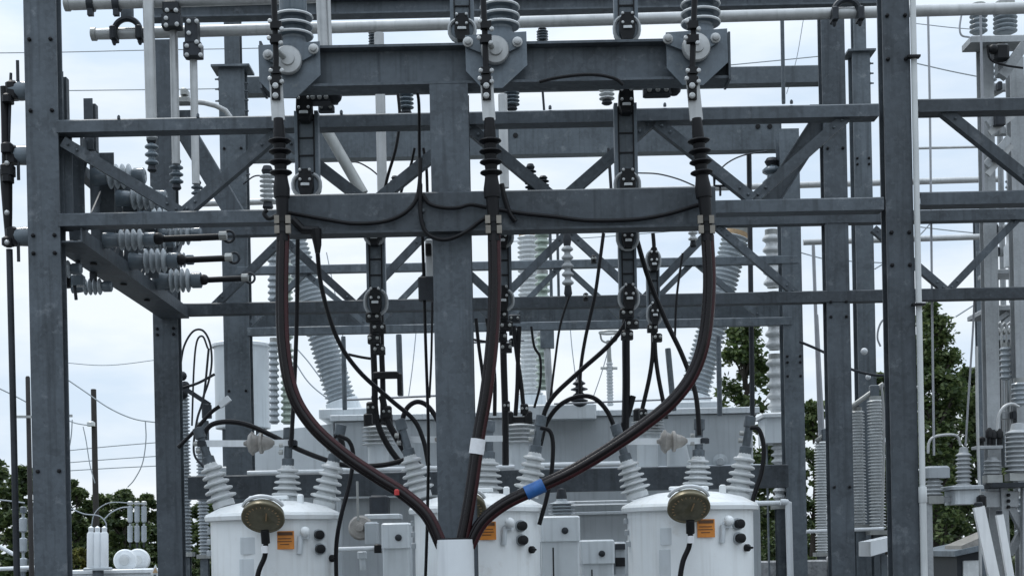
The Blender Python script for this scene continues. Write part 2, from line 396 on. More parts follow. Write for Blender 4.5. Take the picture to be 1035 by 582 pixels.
# ================================================================ crossarm hardware and cable drops
def tubething(name, label, cat, path, Y, rpx, mat, group=None, n=8, per=7, part=None):
    """path: (px, py) or (px, py, Y)"""
    pts = [P(p[0], p[1], p[2] if len(p) > 2 else Y) for p in path]
    b = MB().tube(spline(pts, per), M(rpx, Y), n)
    return tag(b.build(name, mat), label, cat, group)
def bracket(label, ox, oy, arms):
    """mounting plate with insulator above; ox, oy = centre of the round boss"""
    Y = YT - .03
    c = P(ox, oy, Y)
    t = thing('bracket_insulator', label, 'insulator', c, 'insulators bracketed to the crossarm')
    poly = [P(ox + dx, oy + dy, Y) for dx, dy in ((-30, -16), (-29, 20), (-13, 37), (8, 37), (33, 14), (32, -20))]
    MB().prism(poly, V((0, .016, 0))).build('mounting_plate', PLATE, t)
    # raised forked arm
    a = MB()
    for dx, dy in arms:
        e = P(ox + dx, oy + dy, Y - .02); d = P(ox, oy + 2, Y - .02)
        a.bar(d, e, .075, .03, V((0, -1, 0)))
    a.build('forked_arm', PLATE, t)
    for dx, dy in arms:
        q = P(ox + dx, oy + dy, Y - .036); MB().lathe(q, q + V((0, -1, 0)), [(0, .036), (.012, .036), (.016, .026), (.04, .024), (.046, .012)], 12).build('bolt', ALU, t)
    q = P(ox, oy, Y - .03)
    MB().lathe(q, q + V((.1, -1, 0)), [(0, .098), (.03, .10), (.045, .092), (.05, .05), (.07, .045), (.075, .0)], 24).build('round_boss', ALU, t)
    MB().lathe(q, q + V((-.3, -1, .1)), [(0.05, .022), (.16, .018), (.165, .0)], 10).build('stud', ALUD, t)
    x0 = P(ox + 6, oy, YT + .06)
    p0 = V((x0.x, YT + .07, x0.z - .02))
    MB().lathe(p0, p0 + V((0, 0, 1)), [(0, .10), (.10, .095), (.17, .088)], 20).build('neck', PLATE, t)
    pr = [(0, .088)]
    for i in range(3):
        z = .016 + i * .066
        pr += [(z, .09), (z + .004, .13), (z + .010, .136), (z + .017, .136), (z + .022, .13), (z + .044, .092)]
    MB().lathe(p0 + V((0, 0, .17)), p0 + V((0, 0, 1)), pr + [(.215, .098), (.75, .094), (.75, .0)], 30).build('shed_stack', PORCD, t)
    for i in range(3):
        MB().torus(p0 + V((0, 0, .17 + .016 + i * .066 + .0135)), (0, 0, 1), .133, .0095, 0, 360, 30, 6).build('shed_rim', PORCP, t)
    return t
bracket('shedded insulator on a plate at the left end of the crossarm', 291, 62, ((26, -12), (-20, -6)))
bracket('shedded insulator on a plate in the middle of the crossarm', 500, 52, ((-27, -9), (23, -9)))
bracket('shedded insulator on a plate at the right end of the crossarm', 703, 49, ((-28, -9), (20, -10)))

YC = 9.72
BRASS = surf('dull_brass_clamp', (.22, .20, .17), .4, .3, .2, 10)
def drop(label, px):
    """px: dict of x positions at some heights: rod from the top to the termination and cable"""
    r = lambda y: P(px[y], y, YC)
    t = thing('cable_termination', label, 'cable end', r(200), 'terminations of the heavy cable drops')
    MB().tube([P(px[0], -25, YC), r(0), r(60), r(84)], M(3, YC), 10).build('riser_rod', BLACK, t)
    for y, s in ((26, 5.5), (40, 6), (72, 5), (82, 5.5)):
        q = P(px[60], y, YC - .02); MB().box(q, M(s * 2, YC), .05, M(s * 1.3, YC)).build('clamp', BLACKC, t)
    for y, dx in ((22, -6), (30, 6), (39, -7), (44, 5), (72, -5), (72, 6), (80, -6), (83, 6)):
        q = P(px[60] + dx, y, YC - .03); MB().lathe(q, q + V((0, -1, 0)), [(0, .016), (.014, .016), (.02, .009)], 8).build('bolt', ALU, t)
    MB().bar(P(px[84], 78, YC), P(px[140], 122, YC), M(13, YC), .02, V((0, -1, 0))).build('lug_plate', ALU, t)
    MB().bar(P(px[84], 76, YC - .025), P(px[84] + .5, 101, YC - .025), M(8.5, YC), .02, V((0, -1, 0))).build('dark_tongue', BLACKC, t)
    for y in (87, 97):
        q = P(px[84], y, YC - .04); MB().lathe(q, q + V((0, -1, 0)), [(0, .021), (.01, .021), (.017, .012)], 10).build('bolt', ALU, t)
    p0, p1 = P(px[140], 120, YC), P(px[200], 200, YC); L = (p1 - p0).length
    pr = [(0, M(5, YC)), (.1, M(6, YC))]
    for k in range(4):
        z = .135 + k * .072
        pr += [(z, M(6, YC)), (z + .012, M(11, YC)), (z + .02, M(11.5, YC)), (z + .026, M(10.5, YC)), (z + .04, M(6.5, YC))]
    pr += [(L - .12, M(7, YC)), (L - .06, M(8.5, YC)), (L, M(8, YC))]
    MB().lathe(p0, p1, pr, 18).build('shedded_sleeve', BLACK, t)
    MB().tube([P(px[200], 196, YC), P((px[200] + px[240]) / 2, 215, YC), P(px[240], 244, YC)], [M(7, YC), M(6, YC), M(6.5, YC)], 14).build('breakout_boot', BLACK, t)
    for y in (222, 232):
        q = P(px[200] + (px[240] - px[200]) * (y - 200) / 40, y, YC)
        MB().lathe(q - V((0, 0, .02)), q + V((0, 0, 1)), [(0, M(7, YC)), (.03, M(7, YC))], 16).build('dark_band', BLACKC, t)
        for dx in (-6.3, 6.3):
            MB().box(P(px[200] + dx * .9 + (px[240] - px[200]) * (y - 200) / 40, y, YC - .03), M(5, YC), .03, M(8, YC)).build('pale_band', BRASS, t)
    return t
drop('black shedded cable termination hanging below the left end of the crossarm', {0: 277, 60: 279, 84: 278.5, 140: 281.5, 200: 285, 240: 286})
drop('black shedded cable termination hanging beside the broad central column', {0: 488.5, 60: 491, 84: 491.5, 140: 494.5, 200: 497.5, 240: 499.5})
drop('black shedded cable termination hanging below the right end of the crossarm', {0: 702, 60: 700, 84: 699.5, 140: 704, 200: 711.5, 240: 715})

DARKMAR = surf('black_maroon_jacket', (.007, .0045, .0055), .28, 0, .3, 6, .2, 0, .1, .3)
def bundle(label, path, wpx):
    pts = [P(x, y, YC) for x, y in path]; sp = spline(pts, 8)
    t = thing('cable_bundle', label, 'cable', sp[-1], 'heavy cable drops into the riser pipe')
    def off(a, dy):
        out = []
        for i, p in enumerate(sp):
            d = sp[min(i + 1, len(sp) - 1)] - sp[max(i - 1, 0)]; d.normalize()
            s = V((-d.z, 0, d.x))
            out.append(p + s * a + V((0, dy, 0)))
        return out
    w = M(wpx, YC) / 2
    for a, dy, r, m in ((-w * .50, .0, .48, DARKMAR), (w * .46, -.004, .52, MAROON), (-w * .05, -.022, .5, DARKMAR)):
        MB().tube(off(a, dy), w * r, 12).build('cable', m, t)
    return t, sp
def band(sp, t, frac, half, wpx, name, mat):
    n = len(sp) - 1; i = int(frac * n); c = sp[i]; d = (sp[min(i + 2, n)] - sp[max(i - 2, 0)]).normalized()
    MB().lathe(c - d * half, c + d, [(0, M(wpx, YC)), (half * 2, M(wpx, YC))], 14).build(name, mat, t)
tl, sl = bundle('heavy maroon and black cable bundle sweeping down from the left termination', ((286, 238), (285, 300), (287, 352), (296, 397), (315, 429), (345, 457), (378, 480), (408, 499), (432, 521), (447, 552)), 13.5)
MB().rbox(P(401, 497, YC - .07), M(5, YC), .03, M(6, YC), .008).build('red_marker', REDM, tl)
tm, sm = bundle('nearly straight heavy cable bundle with white tape, beside the central column', ((499.5, 238), (500, 300), (497, 350), (491, 400), (484, 440), (478, 485), (472, 522), (466, 552)), 13.5)
band(sm, tm, .622, .052, 7.6, 'white_tape', TAPEW)
tr, sr = bundle('heavy maroon cable bundle with blue tape sweeping down from the right termination', ((715, 238), (717, 290), (712, 342), (700, 378), (679, 406), (650, 430), (615, 454), (580, 475), (545, 492), (510, 509), (487, 528), (474, 552)), 13.5)
band(sr, tr, .742, .068, 7.5, 'blue_tape', TAPEB)
# riser pipe
pt = P(460, 545, YC); yb = 0
t = thing('riser_pipe', 'white plastic riser pipe swallowing the three heavy cable bundles', 'pipe', (pt.x, YC, 0))
R = M(18.8, YC)
MB().lathe(V((pt.x, YC, 0)), V((pt.x, YC, 1)), [(0, R), (pt.z, R), (pt.z, R * .93), (pt.z - .25, R * .93)], 32).build('pipe', PVC, t)
MB().lathe(V((pt.x, YC, pt.z - .01)), V((pt.x, YC, 9)), [(0, R * .9), (.02, R * .86), (.024, 0)], 24).build('seal', BLACK, t)

# ================================================================ hanging switch poles
def switchpole(label, px, y0, y1, w, Y, blk=None, top=True, bottom=True, tail=0, cheeks=(1, 1), mat=PLATE, cat='switch', grp='vertical switch poles hung from the frame'):
    rv = random.Random(int(px * 7 + y0)); c0, c1 = P(px, y0, Y), P(px + (y1 - y0) * .02, y1, Y)
    x = (c0.x + c1.x) / 2; zt, zb = c0.z, c1.z; W = M(w, Y)
    t = thing('switch_pole', label, cat, (x, Y, zb), grp)
    for s in (-1, 1):
        MB().bar(V((x + s * W * .42, Y + .05, zb)), V((x + s * W * .42, Y + .05, zt)), W * .16, .1, V((0, 1, 0))).build('side_channel', mat, t)
    MB().box(V((x, Y + .02, (zt + zb) / 2)), W * .62, .04, (zt - zb) * .86).build('blade_housing', STEEL2, t)
    n = 3
    for k in range(n + 1):
        z = zb + (zt - zb) * (.12 + .74 * k / n)
        MB().box(V((x, Y - .006, z)), W * .7, .012, M(1.3, Y)).build('cross_bar', BLACKC, t)
    for s in (-1, 1):
        MB().bar(V((x + s * W * .32, Y - .006, zb + .03)), V((x + s * W * .33, Y - .006, zt - .03)), .009, .016, V((0, 1, 0))).build('edge_bar', BLACKC, t)
    for z, on in ((zt, top), (zb, bottom)):
        if not on: continue
        hw, hh = W * rv.uniform(.54, .62), rv.uniform(.085, .11)
        dn = -.03 if z == zb else 0
        if cheeks[0 if z == zt else 1]:
            MB().prism([V((x + hw * math.cos(a) * (1 if abs(math.cos(a)) > .3 else 1), Y - .02, z + dn + hh * math.copysign(abs(math.sin(a)) ** .8, math.sin(a)))) for a in [math.pi * k / 9 for k in range(18)]], V((0, .05, 0))).build('cheek', PLATE, t)
            b = MB()
            b.tube([V((x + hw * .96 * math.cos(a), Y - .03, z + dn + hh * .96 * math.copysign(abs(math.sin(a)) ** .8, math.sin(a)))) for a in [math.pi * (.62 + k * .09) for k in range(20)]], .014, 6)
            b.build('cheek_rim', POLY, t)
        kb = W * rv.uniform(.30, .36)
        MB().prism([V((x + a * kb, Y - .11, z + dn + b_ * .10)) for a, b_ in ((-.6, -1), (.6, -1), (1, -.3), (.95, .5), (.6, 1), (-.6, 1), (-.95, .5), (-1, -.3))], V((0, .1, 0))).build('contact_block', BLACKC, t)
        MB().rbox(V((x, Y - .117, z - .045)), W * .36, .012, .02, .003).build('slot_plate', PORCP, t)
        for s in (-1, 1):
            for dz in (-.04, .03):
                q = V((x + s * W * .2, Y - .11, z + dz + .03)); MB().lathe(q, q + V((0, -1, 0)), [(0, .011), (.012, .011), (.016, .006)], 8).build('bolt', ALU, t)
    if tail:
        for k in range(tail):
            q = V((x + (.02 if k % 2 else -.02), Y - .03, zb - .15 - k * .085))
            MB().rbox(q, W * (.8 - .07 * k), .1, .07, .012).build('tail_connector', BLACKC, t)
            for s in (-1, 1):
                e = q + V((s * W * .2, -.05, 0)); MB().lathe(e, e + V((0, -1, 0)), [(0, .014), (.012, .014), (.018, .006)], 8).build('bolt', ALUD, t)
    if blk:
        bx, by, bw, bh = blk; q = P(bx, by, Y - .04)
        MB().rbox(q, M(bw, Y), .12, M(bh, Y), .02).build('clamp_block', DARKST, t)
        for sx in (-.3, .0, .3):
            for sz in (-.25, .25):
                e = q + V((sx * M(bw, Y), -.06, sz * M(bh, Y))); MB().lathe(e, e + V((0, -1, 0)), [(0, .018), (.012, .018), (.018, .008)], 8).build('bolt', ALUD, t)
        j = q + V((M(bw * .6, Y), .0, 0)); MB().ball(j, M(bh * .55, Y), 10).build('knuckle', DARKST, t)
    return t
switchpole('switch pole beneath the left crossarm plate, between crossarm and front girder', 309, 112, 184, 24, 10.5, (324, 97, 22, 16), cheeks=(0, 1))
switchpole('switch pole with bolted clamp between crossarm and lower arm, right half', 632, 104, 184, 23, 10.5, (664, 90, 28, 14), cheeks=(0, 1))
switchpole('switch pole hanging below the lower arm, left of the central column', 379, 237, 302, 19, 11.2, tail=4)
switchpole('switch pole hanging below the lower arm, right half, above thick black lead', 634, 240, 298, 18, 11.2, tail=3)
switchpole('switch pole partly hidden behind the middle cable bundle', 507, 240, 300, 19, 11.2, tail=4)
switchpole('narrow switch pole farther back, just right of another hanging pole', 660, 264, 315, 13, 12.6, tail=2)
switchpole('switch pole at the top edge left of the middle shedded insulator', 466, -30, 28, 24, 11.0)
switchpole('switch pole at the top edge between middle and right shedded insulators', 632, -30, 27, 24, 11.0)
# small hanging parts
def hang(label, px, y0, y1, Y, r, n, mat, capm=DARKST, nm='hanging_insulator', grp='small insulators hung under pipes and girders'):
    a, b = P(px, y0, Y), P(px + .02 * (y1 - y0), y1, Y); L = (a - b).length
    t = thing(nm, label, 'insulator', b, grp)
    MB().lathe(b + V((0, 0, L * .16)), a, sheds(L * .66, M(r * .5, Y), M(r, Y), n), 14).build('shed_stack', mat, t)
    MB().lathe(b, a, [(0, M(r * .45, Y)), (L * .05, M(r * .7, Y)), (L * .17, M(r * .55, Y))], 12).build('bottom_cap', capm, t)
    MB().lathe(b + V((0, 0, L * .8)), a, [(0, M(r * .55, Y)), (L * .1, M(r * .75, Y)), (L * .2, M(r * .5, Y))], 12).build('top_cap', capm, t)
    return t
hang('small dark insulator at the foot of the thickest vertical bus pipe', 153, 138, 174, 13.0, 7, 3, PORCD)
hang('small dark insulator at the foot of the middle vertical bus pipe', 178, 160, 192, 13.0, 7, 3, PORCD)
hang('small dark insulator at the foot of the right one of three bus pipes', 199, 182, 208, 13.0, 6, 3, PORCD)
hang('small pale hanging insulator under the back girder right of the central column', 573, 236, 300, 14.2, 6, 5, POLY)
hang('pale insulator stub under the crossarm, left of the right switch pole', 613, 80, 106, 12.5, 8, 4, PORCP)
hang('pale insulator stub under the crossarm, left of the central column', 410, 84, 116, 12.5, 8, 5, PORCD)
hang('insulator stub under the crossarm, just right of the middle termination', 517, 84, 112, 12.5, 8, 5, PORCD)
hang('thin dark insulator above the crossarm behind the pale bus pipe, left half', 378, 28, 50, 14.0, 6, 5, PORCD)
hang('thin dark insulator above the crossarm behind the pale bus pipe, right half', 548, 28, 44, 14.0, 6, 4, PORCD)
hang('small pale insulator hanging below the front girder, left of the right bundle', 700, 214, 250, 11.4, 5, 4, PORCP)
hang('grey insulator bracketed under the deep beam by the right knee brace', 780, 160, 196, 16.2, 10, 2, PORCD)
hang('ribbed pale insulator tucked behind the left termination', 270, 168, 212, 16.0, 8, 6, PORCP)
t = thing('control_box', 'small dark box with pale clip on a thin black lead left of the central column', 'box', P(433, 306, 10.35))
MB().rbox(P(432, 292, 10.35), M(18, 10.35), .08, M(24, 10.35), .01).build('box', DARKST, t)
MB().rbox(P(434, 262, 10.35), M(8, 10.35), .05, M(40, 10.35), .01).build('clip', PORCP, t)
MB().rbox(P(433, 252, 10.3), M(6, 10.35), .05, M(12, 10.35), .008).build('clip_core', BLACKC, t)

# ================================================================ horizontal insulators on the side truss
def hpost(label, x0, Y, z, r, n=4, rod=None, sgn=1, s=1.0):
    t = thing('post_insulator', label, 'insulator', (x0, Y, z), 'horizontal insulators on the side truss')
    a = V((x0, Y, z)); b = a + V((sgn, 0, 0))
    MB().lathe(a, b, [(0, r * .72), (.02 * s, r * .75), (.09 * s, r * .66), (.12 * s, r * .6)], 16).build('base_casting', PORCD, t)
    MB().lathe(a + V((sgn * .12 * s, 0, 0)), b, [(0, r * .55)] + sheds(.2 * s, r * .55, r, n, 0, True) + [(.2 * s, r * .5)], 20).build('shed_stack', PORC, t)
    MB().lathe(a + V((sgn * .32 * s, 0, 0)), b, [(0, r * .55), (.015, r * .66), (.09 * s, r * .66), (.10 * s, r * .5)], 16).build('end_cap', PORCD, t)
    if rod:
        e = a + V((sgn * .42, 0, 0))
        MB().ball(e + V((.02, -.02, 0)), .05, 10).build('rod_joint', BLACKC, t)
        f = V((rod, Y, z + .01))
        MB().cyl(e, f, .027, 10).build('operating_rod', BLACKC, t)
        MB().torus(f + V((.04, 0, 0)), (0, 1, 0), .045, .011).build('ring_fitting', DARKST, t)
        MB().cyl(f + V((-.03, -.03, 0)), f + V((.03, -.03, 0)), .036, 8).build('collar', ALUD, t)
    return t
xi = xs + .14
for (Y, z, r, lab) in ((11.35, 4.63, .098, 'upper row, nearest the far left column'), (12.05, 4.63, .098, 'upper row, middle one'), (12.75, 4.62, .098, 'upper row, third one back'), (13.4, 4.62, .10, 'upper row, farthest one')):
    hpost('grey ribbed insulator on the side truss, ' + lab, xi - .06, Y, z, r)
for (Y, z, xr, r, lab) in ((11.42, 4.14, -2.26, .088, 'its rod the highest of three'), (12.2, 4.13, -2.37, .105, 'its rod the middle of three'), (13.1, 4.13, -2.4, .11, 'its rod the lowest of three')):
    hpost('grey ribbed insulator holding a horizontal black rod, ' + lab, xi, Y, z, r, 4, xr)
for (Y, z, lab) in ((11.15, 3.86, 'close to the far left column'), (12.0, 3.88, 'half way along')):
    t = hpost('insulator hanging under the side truss, ' + lab, xs - .30, Y, z, .07, 4, None, 1, .8)
    MB().bar(V((xs - .12, Y, z)), V((xs - .12, Y, 4.0)), .05, .05).build('hanger', DARKST, t)
t = thing('dangling_handle', 'dark clamp with dangling handle under the side truss', 'clamp', P(78, 300, 11.5))
q = P(79, 283, 11.5); MB().rbox(q, .1, .1, .1, .02).build('clamp_body', PORCD, t)
MB().rbox(q + V((-.1, 0, -.0)), .07, .08, .12, .02).build('jaw', BLACKC, t)
MB().cyl(q + V((-.03, 0, -.04)), P(77, 303, 11.5), .014, 8).build('handle', DARKST, t)
MB().cyl(q + V((0, 0, .05)), V((q.x, q.y, 4.0)), .02, 8).build('hanger', DARKST, t)
# left of the far left column
for py, h, lab in ((92, 26, 'highest of three'), (157, 22, 'middle of three'), (239, 26, 'lowest of three')):
    c = P(22 + (py - 92) * .04, py, YF + .12)
    t = thing('side_bracket', 'grey cylindrical bracket on the left flank of the far left column, ' + lab, 'bracket', c, 'cylindrical brackets on the left column')
    e = V((P(8, py, YF).x, c.y, c.z))
    MB().lathe(c + V((.05, 0, 0)), e, [(0, .07), (.05, .075), (.14, .07), (.15, .045), (.2, .04)], 14).build('body', PORCD, t)
    MB().rbox(e + V((-.0, -.02, 0)), .09, .1, .14, .02).build('clamp', BLACKC, t)
    MB().bar(e + V((.05, -.04, -.02)), e + V((.05, -.04, -.2 if py > 100 else .22)), .022, .012).build('lever', DARKST, t)
t = thing('operating_pipe', 'dark vertical operating pipe left of the far left column', 'pipe', (P(11, 400, YF).x, YF + .1, 0))
MB().tube([V((P(13, 582, YF).x, YF + .1, 0)), P(13, 400, YF + .1), P(9.5, 252, YF + .1)], M(3.4, YF), 10).build('lower_pipe', DARKST, t)
p0, p1 = P(9, 250, YF + .1), P(6, 172, YF + .1)
MB().tube([p0, (p0 + p1) / 2, p1], [M(3, YF), M(5, YF), M(6.5, YF)], 12).build('taper', BLACKC, t)
MB().tube([p1, P(5, 120, YF + .1), P(4, 88, YF + .1)], M(4, YF), 10).build('upper_pipe', BLACKC, t)
for y, s in ((100, 6), (150, 7), (172, 8), (180, 6), (244, 6)):
    MB().rbox(P(8, y, YF + .06), M(s * 1.6, YF), .1, M(s * 1.5, YF), .015).build('coupling', BLACKC, t)
for y in (165, 215, 245):
    q = P(7, y, YF + .0); MB().ball(q, .02, 8).build('bolt', ALU, t)
MB().cyl(P(8, 172, YF + .1), P(11, 74, YF + .1), .012, 6).build('thin_rod', DARKST, t)
# ================================================================ bus pipes
GB = 'tubular aluminium bus pipes'
def pipe(label, pts, Y, r, mat=ALU, grp=GB):
    t = tubething('bus_pipe', label, 'pipe', pts, Y, r, mat, grp, 16, 1)
    return t
YP = 13.1
def capped(label, p, q, Y, r, mat=ALU):
    A, B = P(*p, Y), P(*q, Y)
    t = thing('bus_pipe', label, 'pipe', (A + B) / 2, GB)
    MB().cyl(A, B, M(r, Y), 18).build('tube', mat, t)
    for e, f in ((A, B),):
        d = (f - e).normalized(); MB().lathe(e - d * .012, e + d, [(0, M(r * .7, Y)), (.008, M(r * 1.12, Y)), (.05, M(r * 1.15, Y)), (.055, M(r, Y))], 18).build('end_cap', ALUD, t)
    return t
capped('thick aluminium bus pipe grazing the top left edge', (66, 4), (330, -4), YP - .25, 6.8)
capped('long aluminium bus pipe crossing the whole top of the yard', (93, 35), (1100, 6.5), YP, 5.8)
pipe('thickest vertical bus pipe, nearest the far left column', [(149.5, -12), (153.5, 140)], 12.75, 5.6)
pipe('vertical bus pipe with a dark clamp on top, middle of three', [(175.5, 28), (178, 166)], 12.9, 4.2)
pipe('vertical bus pipe with a dark clamp on top, right of three', [(195.5, 58), (198, 186)], 12.9, 3.9)
pipe('short pale pipe standing behind the left shedded insulator', [(324, -12), (327, 54)], 10.6, 5.2)
pipe('thinner pale pipe beside the one behind the left insulator', [(331, -12), (333.5, 54)], 10.62, 2.6)
pipe('vertical pale pipe crossing the front girder left of the central column', [(383, 34), (386.5, 198)], 12.2, 5)
pipe('slanting pale pipe behind the left switch pole', [(330, 132), (367, 196)], 12.0, 5.6, ALUD)
pipe('pale vertical pipe just right of the middle termination', [(508, 96), (510, 190)], 12.2, 4.6)
pipe('thin pale pipe running far behind both girders', [(200, 206), (1010, 181)], 18.2, 3.2)
pipe('thin pale pipe right of the tall back column, lower one', [(812, 245), (1002, 239)], 18.2, 3.0)
pipe('curved grey pipe between right bus pipe and capped column', [(184, 102), (206, 104), (218, 107), (228, 112), (233, 119)], 14.0, 2.6)
def clampset(label, boxes, bolts, Y, mat=DARKST):
    c = P(*boxes[0][:2], Y); t = thing('pipe_clamp', label, 'clamp', c, 'bolted clamps on bus pipes')
    for (x, y, w, h) in boxes: MB().rbox(P(x, y, Y - .02), M(w, Y), .14, M(h, Y), .015).build('jaw', mat, t)
    for (x, y) in bolts:
        q = P(x, y, Y - .09); MB().lathe(q, q + V((0, -1, 0)), [(0, .02), (.015, .02), (.02, .01)], 8).build('bolt', ALU, t)
    return t
clampset('dark bolted clamp joining the middle vertical pipe to the high beam', [(173.5, 8, 16, 10), (174, 22, 19, 14)], [(169, 11), (178, 11), (168, 19), (179, 25), (168, 26)], 12.85)
clampset('dark bolted clamp under the long bus pipe atop the right vertical pipe', [(194.5, 33, 13, 26), (195.5, 51, 18, 15)], [(191, 22), (199, 22), (191, 34), (199, 43), (189, 47), (203, 47), (189, 56), (203, 56)], 12.85)
clampset('small grey clamp where the curved pipe meets the right vertical pipe', [(186, 102, 14, 6), (187, 94, 7, 7)], [], 13.8, ALUD)
def saddle(label, px, py, s, Y, up):
    c = P(px, py, Y); t = thing('pipe_saddle', label, 'saddle', c, 'ring saddles on the long bus pipe')
    R = M(13 * s, Y)
    MB().torus(c + V((0, -.02, 0)), (0, 1, 0), R, M(3.2 * s, Y), 0, 180).build('arch', DARKST, t)
    for sgn in (-1, 1):
        MB().rbox(c + V((sgn * R, -.02, -.02)), M(6 * s, Y), .16, M(13 * s, Y), .012).build('shoe', DARKST, t)
        q = c + V((sgn * R, -.02, -.02 - M(8 * s, Y))); MB().lathe(q, q - V((0, 0, 1)), [(-.03, .02), (.0, .025), (.03, .012)], 8).build('bolt', DARKST, t)
    MB().box(c + V((0, .0, R + M(up / 2, Y))), M(11 * s, Y), .08, M(up, Y)).build('hanger', STEEL, t)
saddle('arched saddle linking the two bus pipes at the top left', 129, 33, 1, YP - .04, 14)
saddle('arched saddle on the long bus pipe at the tall back right column', 855.5, 14, 1, YP - .04, 16)
for px, lab in ((92, 'left'), (118, 'right')):
    c = P(px, 4, YP - .25); t = thing('pipe_band', 'dark band around the thick top left bus pipe, %s of two' % lab, 'band', c, 'bands on the thick bus pipe')
    MB().lathe(c - V((.03, 0, 0)), c + V((1, 0, 0)), [(0, M(8, YP)), (.06, M(8, YP))], 16).build('hoop', DARKST, t)
    MB().box(c + V((0, -.02, -M(9.5, YP))), .05, .05, .06).build('lug', DARKST, t)
# thin upright rods
for (x0, y0, x1, y1, Y, lab, m, rp) in ((548, 86, 550, 112, 14, 'thin upright steel rod behind the front girder, right of the middle termination', DARKST, 1.2),
        (790.5, 18, 792, 105, 15, 'thin upright rod at the right end of the crossarm', STEEL2, 2.0), (615, 150, 618, 196, 12.5, 'thin upright rod left of the right switch pole', DARKST, 1.6),
        (757, 150, 760.5, 420, 17, 'dark upright rod left of the chequered insulator stack', DARKST, 2.6), (822, 248, 829, 446, 19, 'thin pale upright rod left of the tall back column', WIREM, 1.8),
        (825, 318, 832, 446, 19, 'slightly slanting pale rod, the right of a close pair', WIREM, 2.2), (675, 352, 681, 415, 19, 'grey upright tube above the transformer tank', STEEL2, 3.0),
        (403, 338, 405, 400, 18, 'slim grey upright tube left of the central column', STEEL2, 3.0)):
    tag(MB().cyl(P(x0, y0, Y), P(x1, y1, Y), M(rp, Y), 8).build('upright_rod', m), lab, 'rod', 'thin upright rods')
# grounding leads on the lower arm
GL = 'black grounding leads draped over the lower arm'
YG = 9.9
tubething('grounding_lead', 'black grounding lead sagging along the lower arm, left half', 'cable', [(290, 215), (302, 217), (330, 222), (358, 226), (388, 224), (408, 216), (420, 203), (424, 186), (425, 160)], YG, 2.1, BLACK, GL)
tubething('grounding_lead', 'black grounding lead looping under the arm across the central column', 'cable', [(425, 186), (425, 215), (429, 232), (438, 240), (452, 242), (470, 235), (485, 224), (498, 216)], YG, 2.1, BLACK, GL)
tubething('grounding_lead', 'short kinked grounding lead across the front of the central column', 'cable', [(427, 196), (434, 206), (448, 210), (463, 210), (476, 207), (492, 210)], YG, 2.0, BLACK, GL)
tubething('grounding_lead', 'long black grounding lead sagging along the lower arm, right half', 'cable', [(504, 212), (530, 216), (560, 219), (595, 223), (640, 222), (672, 217), (700, 209), (710, 206)], YG, 2.2, BLACK, GL)
tubething('grounding_lead', 'short slanted black lead end right of the middle termination', 'cable', [(507, 186), (510, 200), (515, 215), (521, 224)], YG, 2.6, BLACK, GL)
t = thing('hook', 'black hook sticking out left of the left termination', 'hook', P(268, 214, YG))
MB().tube(spline([P(282, 217, YG), P(272, 221, YG), P(267, 216, YG), P(270, 212, YG)]), M(2.2, YG), 8).build('shank', BLACKC, t)
t = thing('lead_clamp', 'black clamp on the lower arm right of the left termination', 'clamp', P(321, 246, YG))
MB().tube([P(296, 222, YG), P(306, 232, YG), P(322, 233, YG)], M(4, YG), 8).build('jaw', BLACKC, t)
MB().tube([P(319, 232, YG), P(321, 248, YG), P(321, 256, YG)], [M(6, YG), M(4, YG), M(2.5, YG)], 8).build('tail', BLACKC, t)

tubething('grounding_lead', 'black lead hugging the underside of the crossarm, right half', 'cable', [(545, 83), (562, 79), (585, 76), (605, 76), (622, 80), (630, 86)], YG + .02, 1.8, BLACK, GL)

for k, (Y, lab) in enumerate(((11.75, 'nearest of three'), (12.6, 'middle of three'), (13.35, 'farthest of three'))):
    hpost('smaller grey disc insulator between the rods and the upper row, ' + lab, xi - .02, Y, 4.37, .07, 5, None, 1, .75)
# ================================================================ voltage regulators
def bushing(root, b, tp, mat=PORCP, r0=.125, r1=.088, n=5, stud=.30, name='bushing'):
    """b base, tp top of porcelain"""
    L = (tp - b).length
    pr = [(0, r0 * .72), (.045, r0 * .72), (.055, r0 * .62)]
    p = (L - .07) / n
    for i in range(n):
        z = .06 + i * p; k = i / (n - 1); rs = r0 * (1 - k) + r1 * k; rc = rs * .6
        pr += [(z + .06 * p, rc), (z + .10 * p, rs * .84), (z + .16 * p, rs * .96), (z + .28 * p, rs), (z + .42 * p, rs * .98), (z + .52 * p, rs * .9), (z + .66 * p, rc * 1.1)]
    pr += [(L, r1 * .55), (L + .005, 0)]
    o = MB().lathe(b, tp, pr, 22).build(name, mat, root)
    d = (tp - b).normalized(); e = tp + d * stud
    MB().lathe(tp, e, [(-.01, .05), (.05, .05), (.06, .034), (stud * .7, .032), (stud * .72, .045), (stud, .045), (stud + .01, .0)], 12).build('terminal_stud', STEEL2, o)
    for dz in (.35, .55):
        q = tp + d * (stud * dz) + V((-.04, -.02, 0)); MB().lathe(q, q - V((1, 0, 0)), [(0, .02), (.03, .02), (.035, .01)], 8).build('bolt', ALUD, o)
    return o
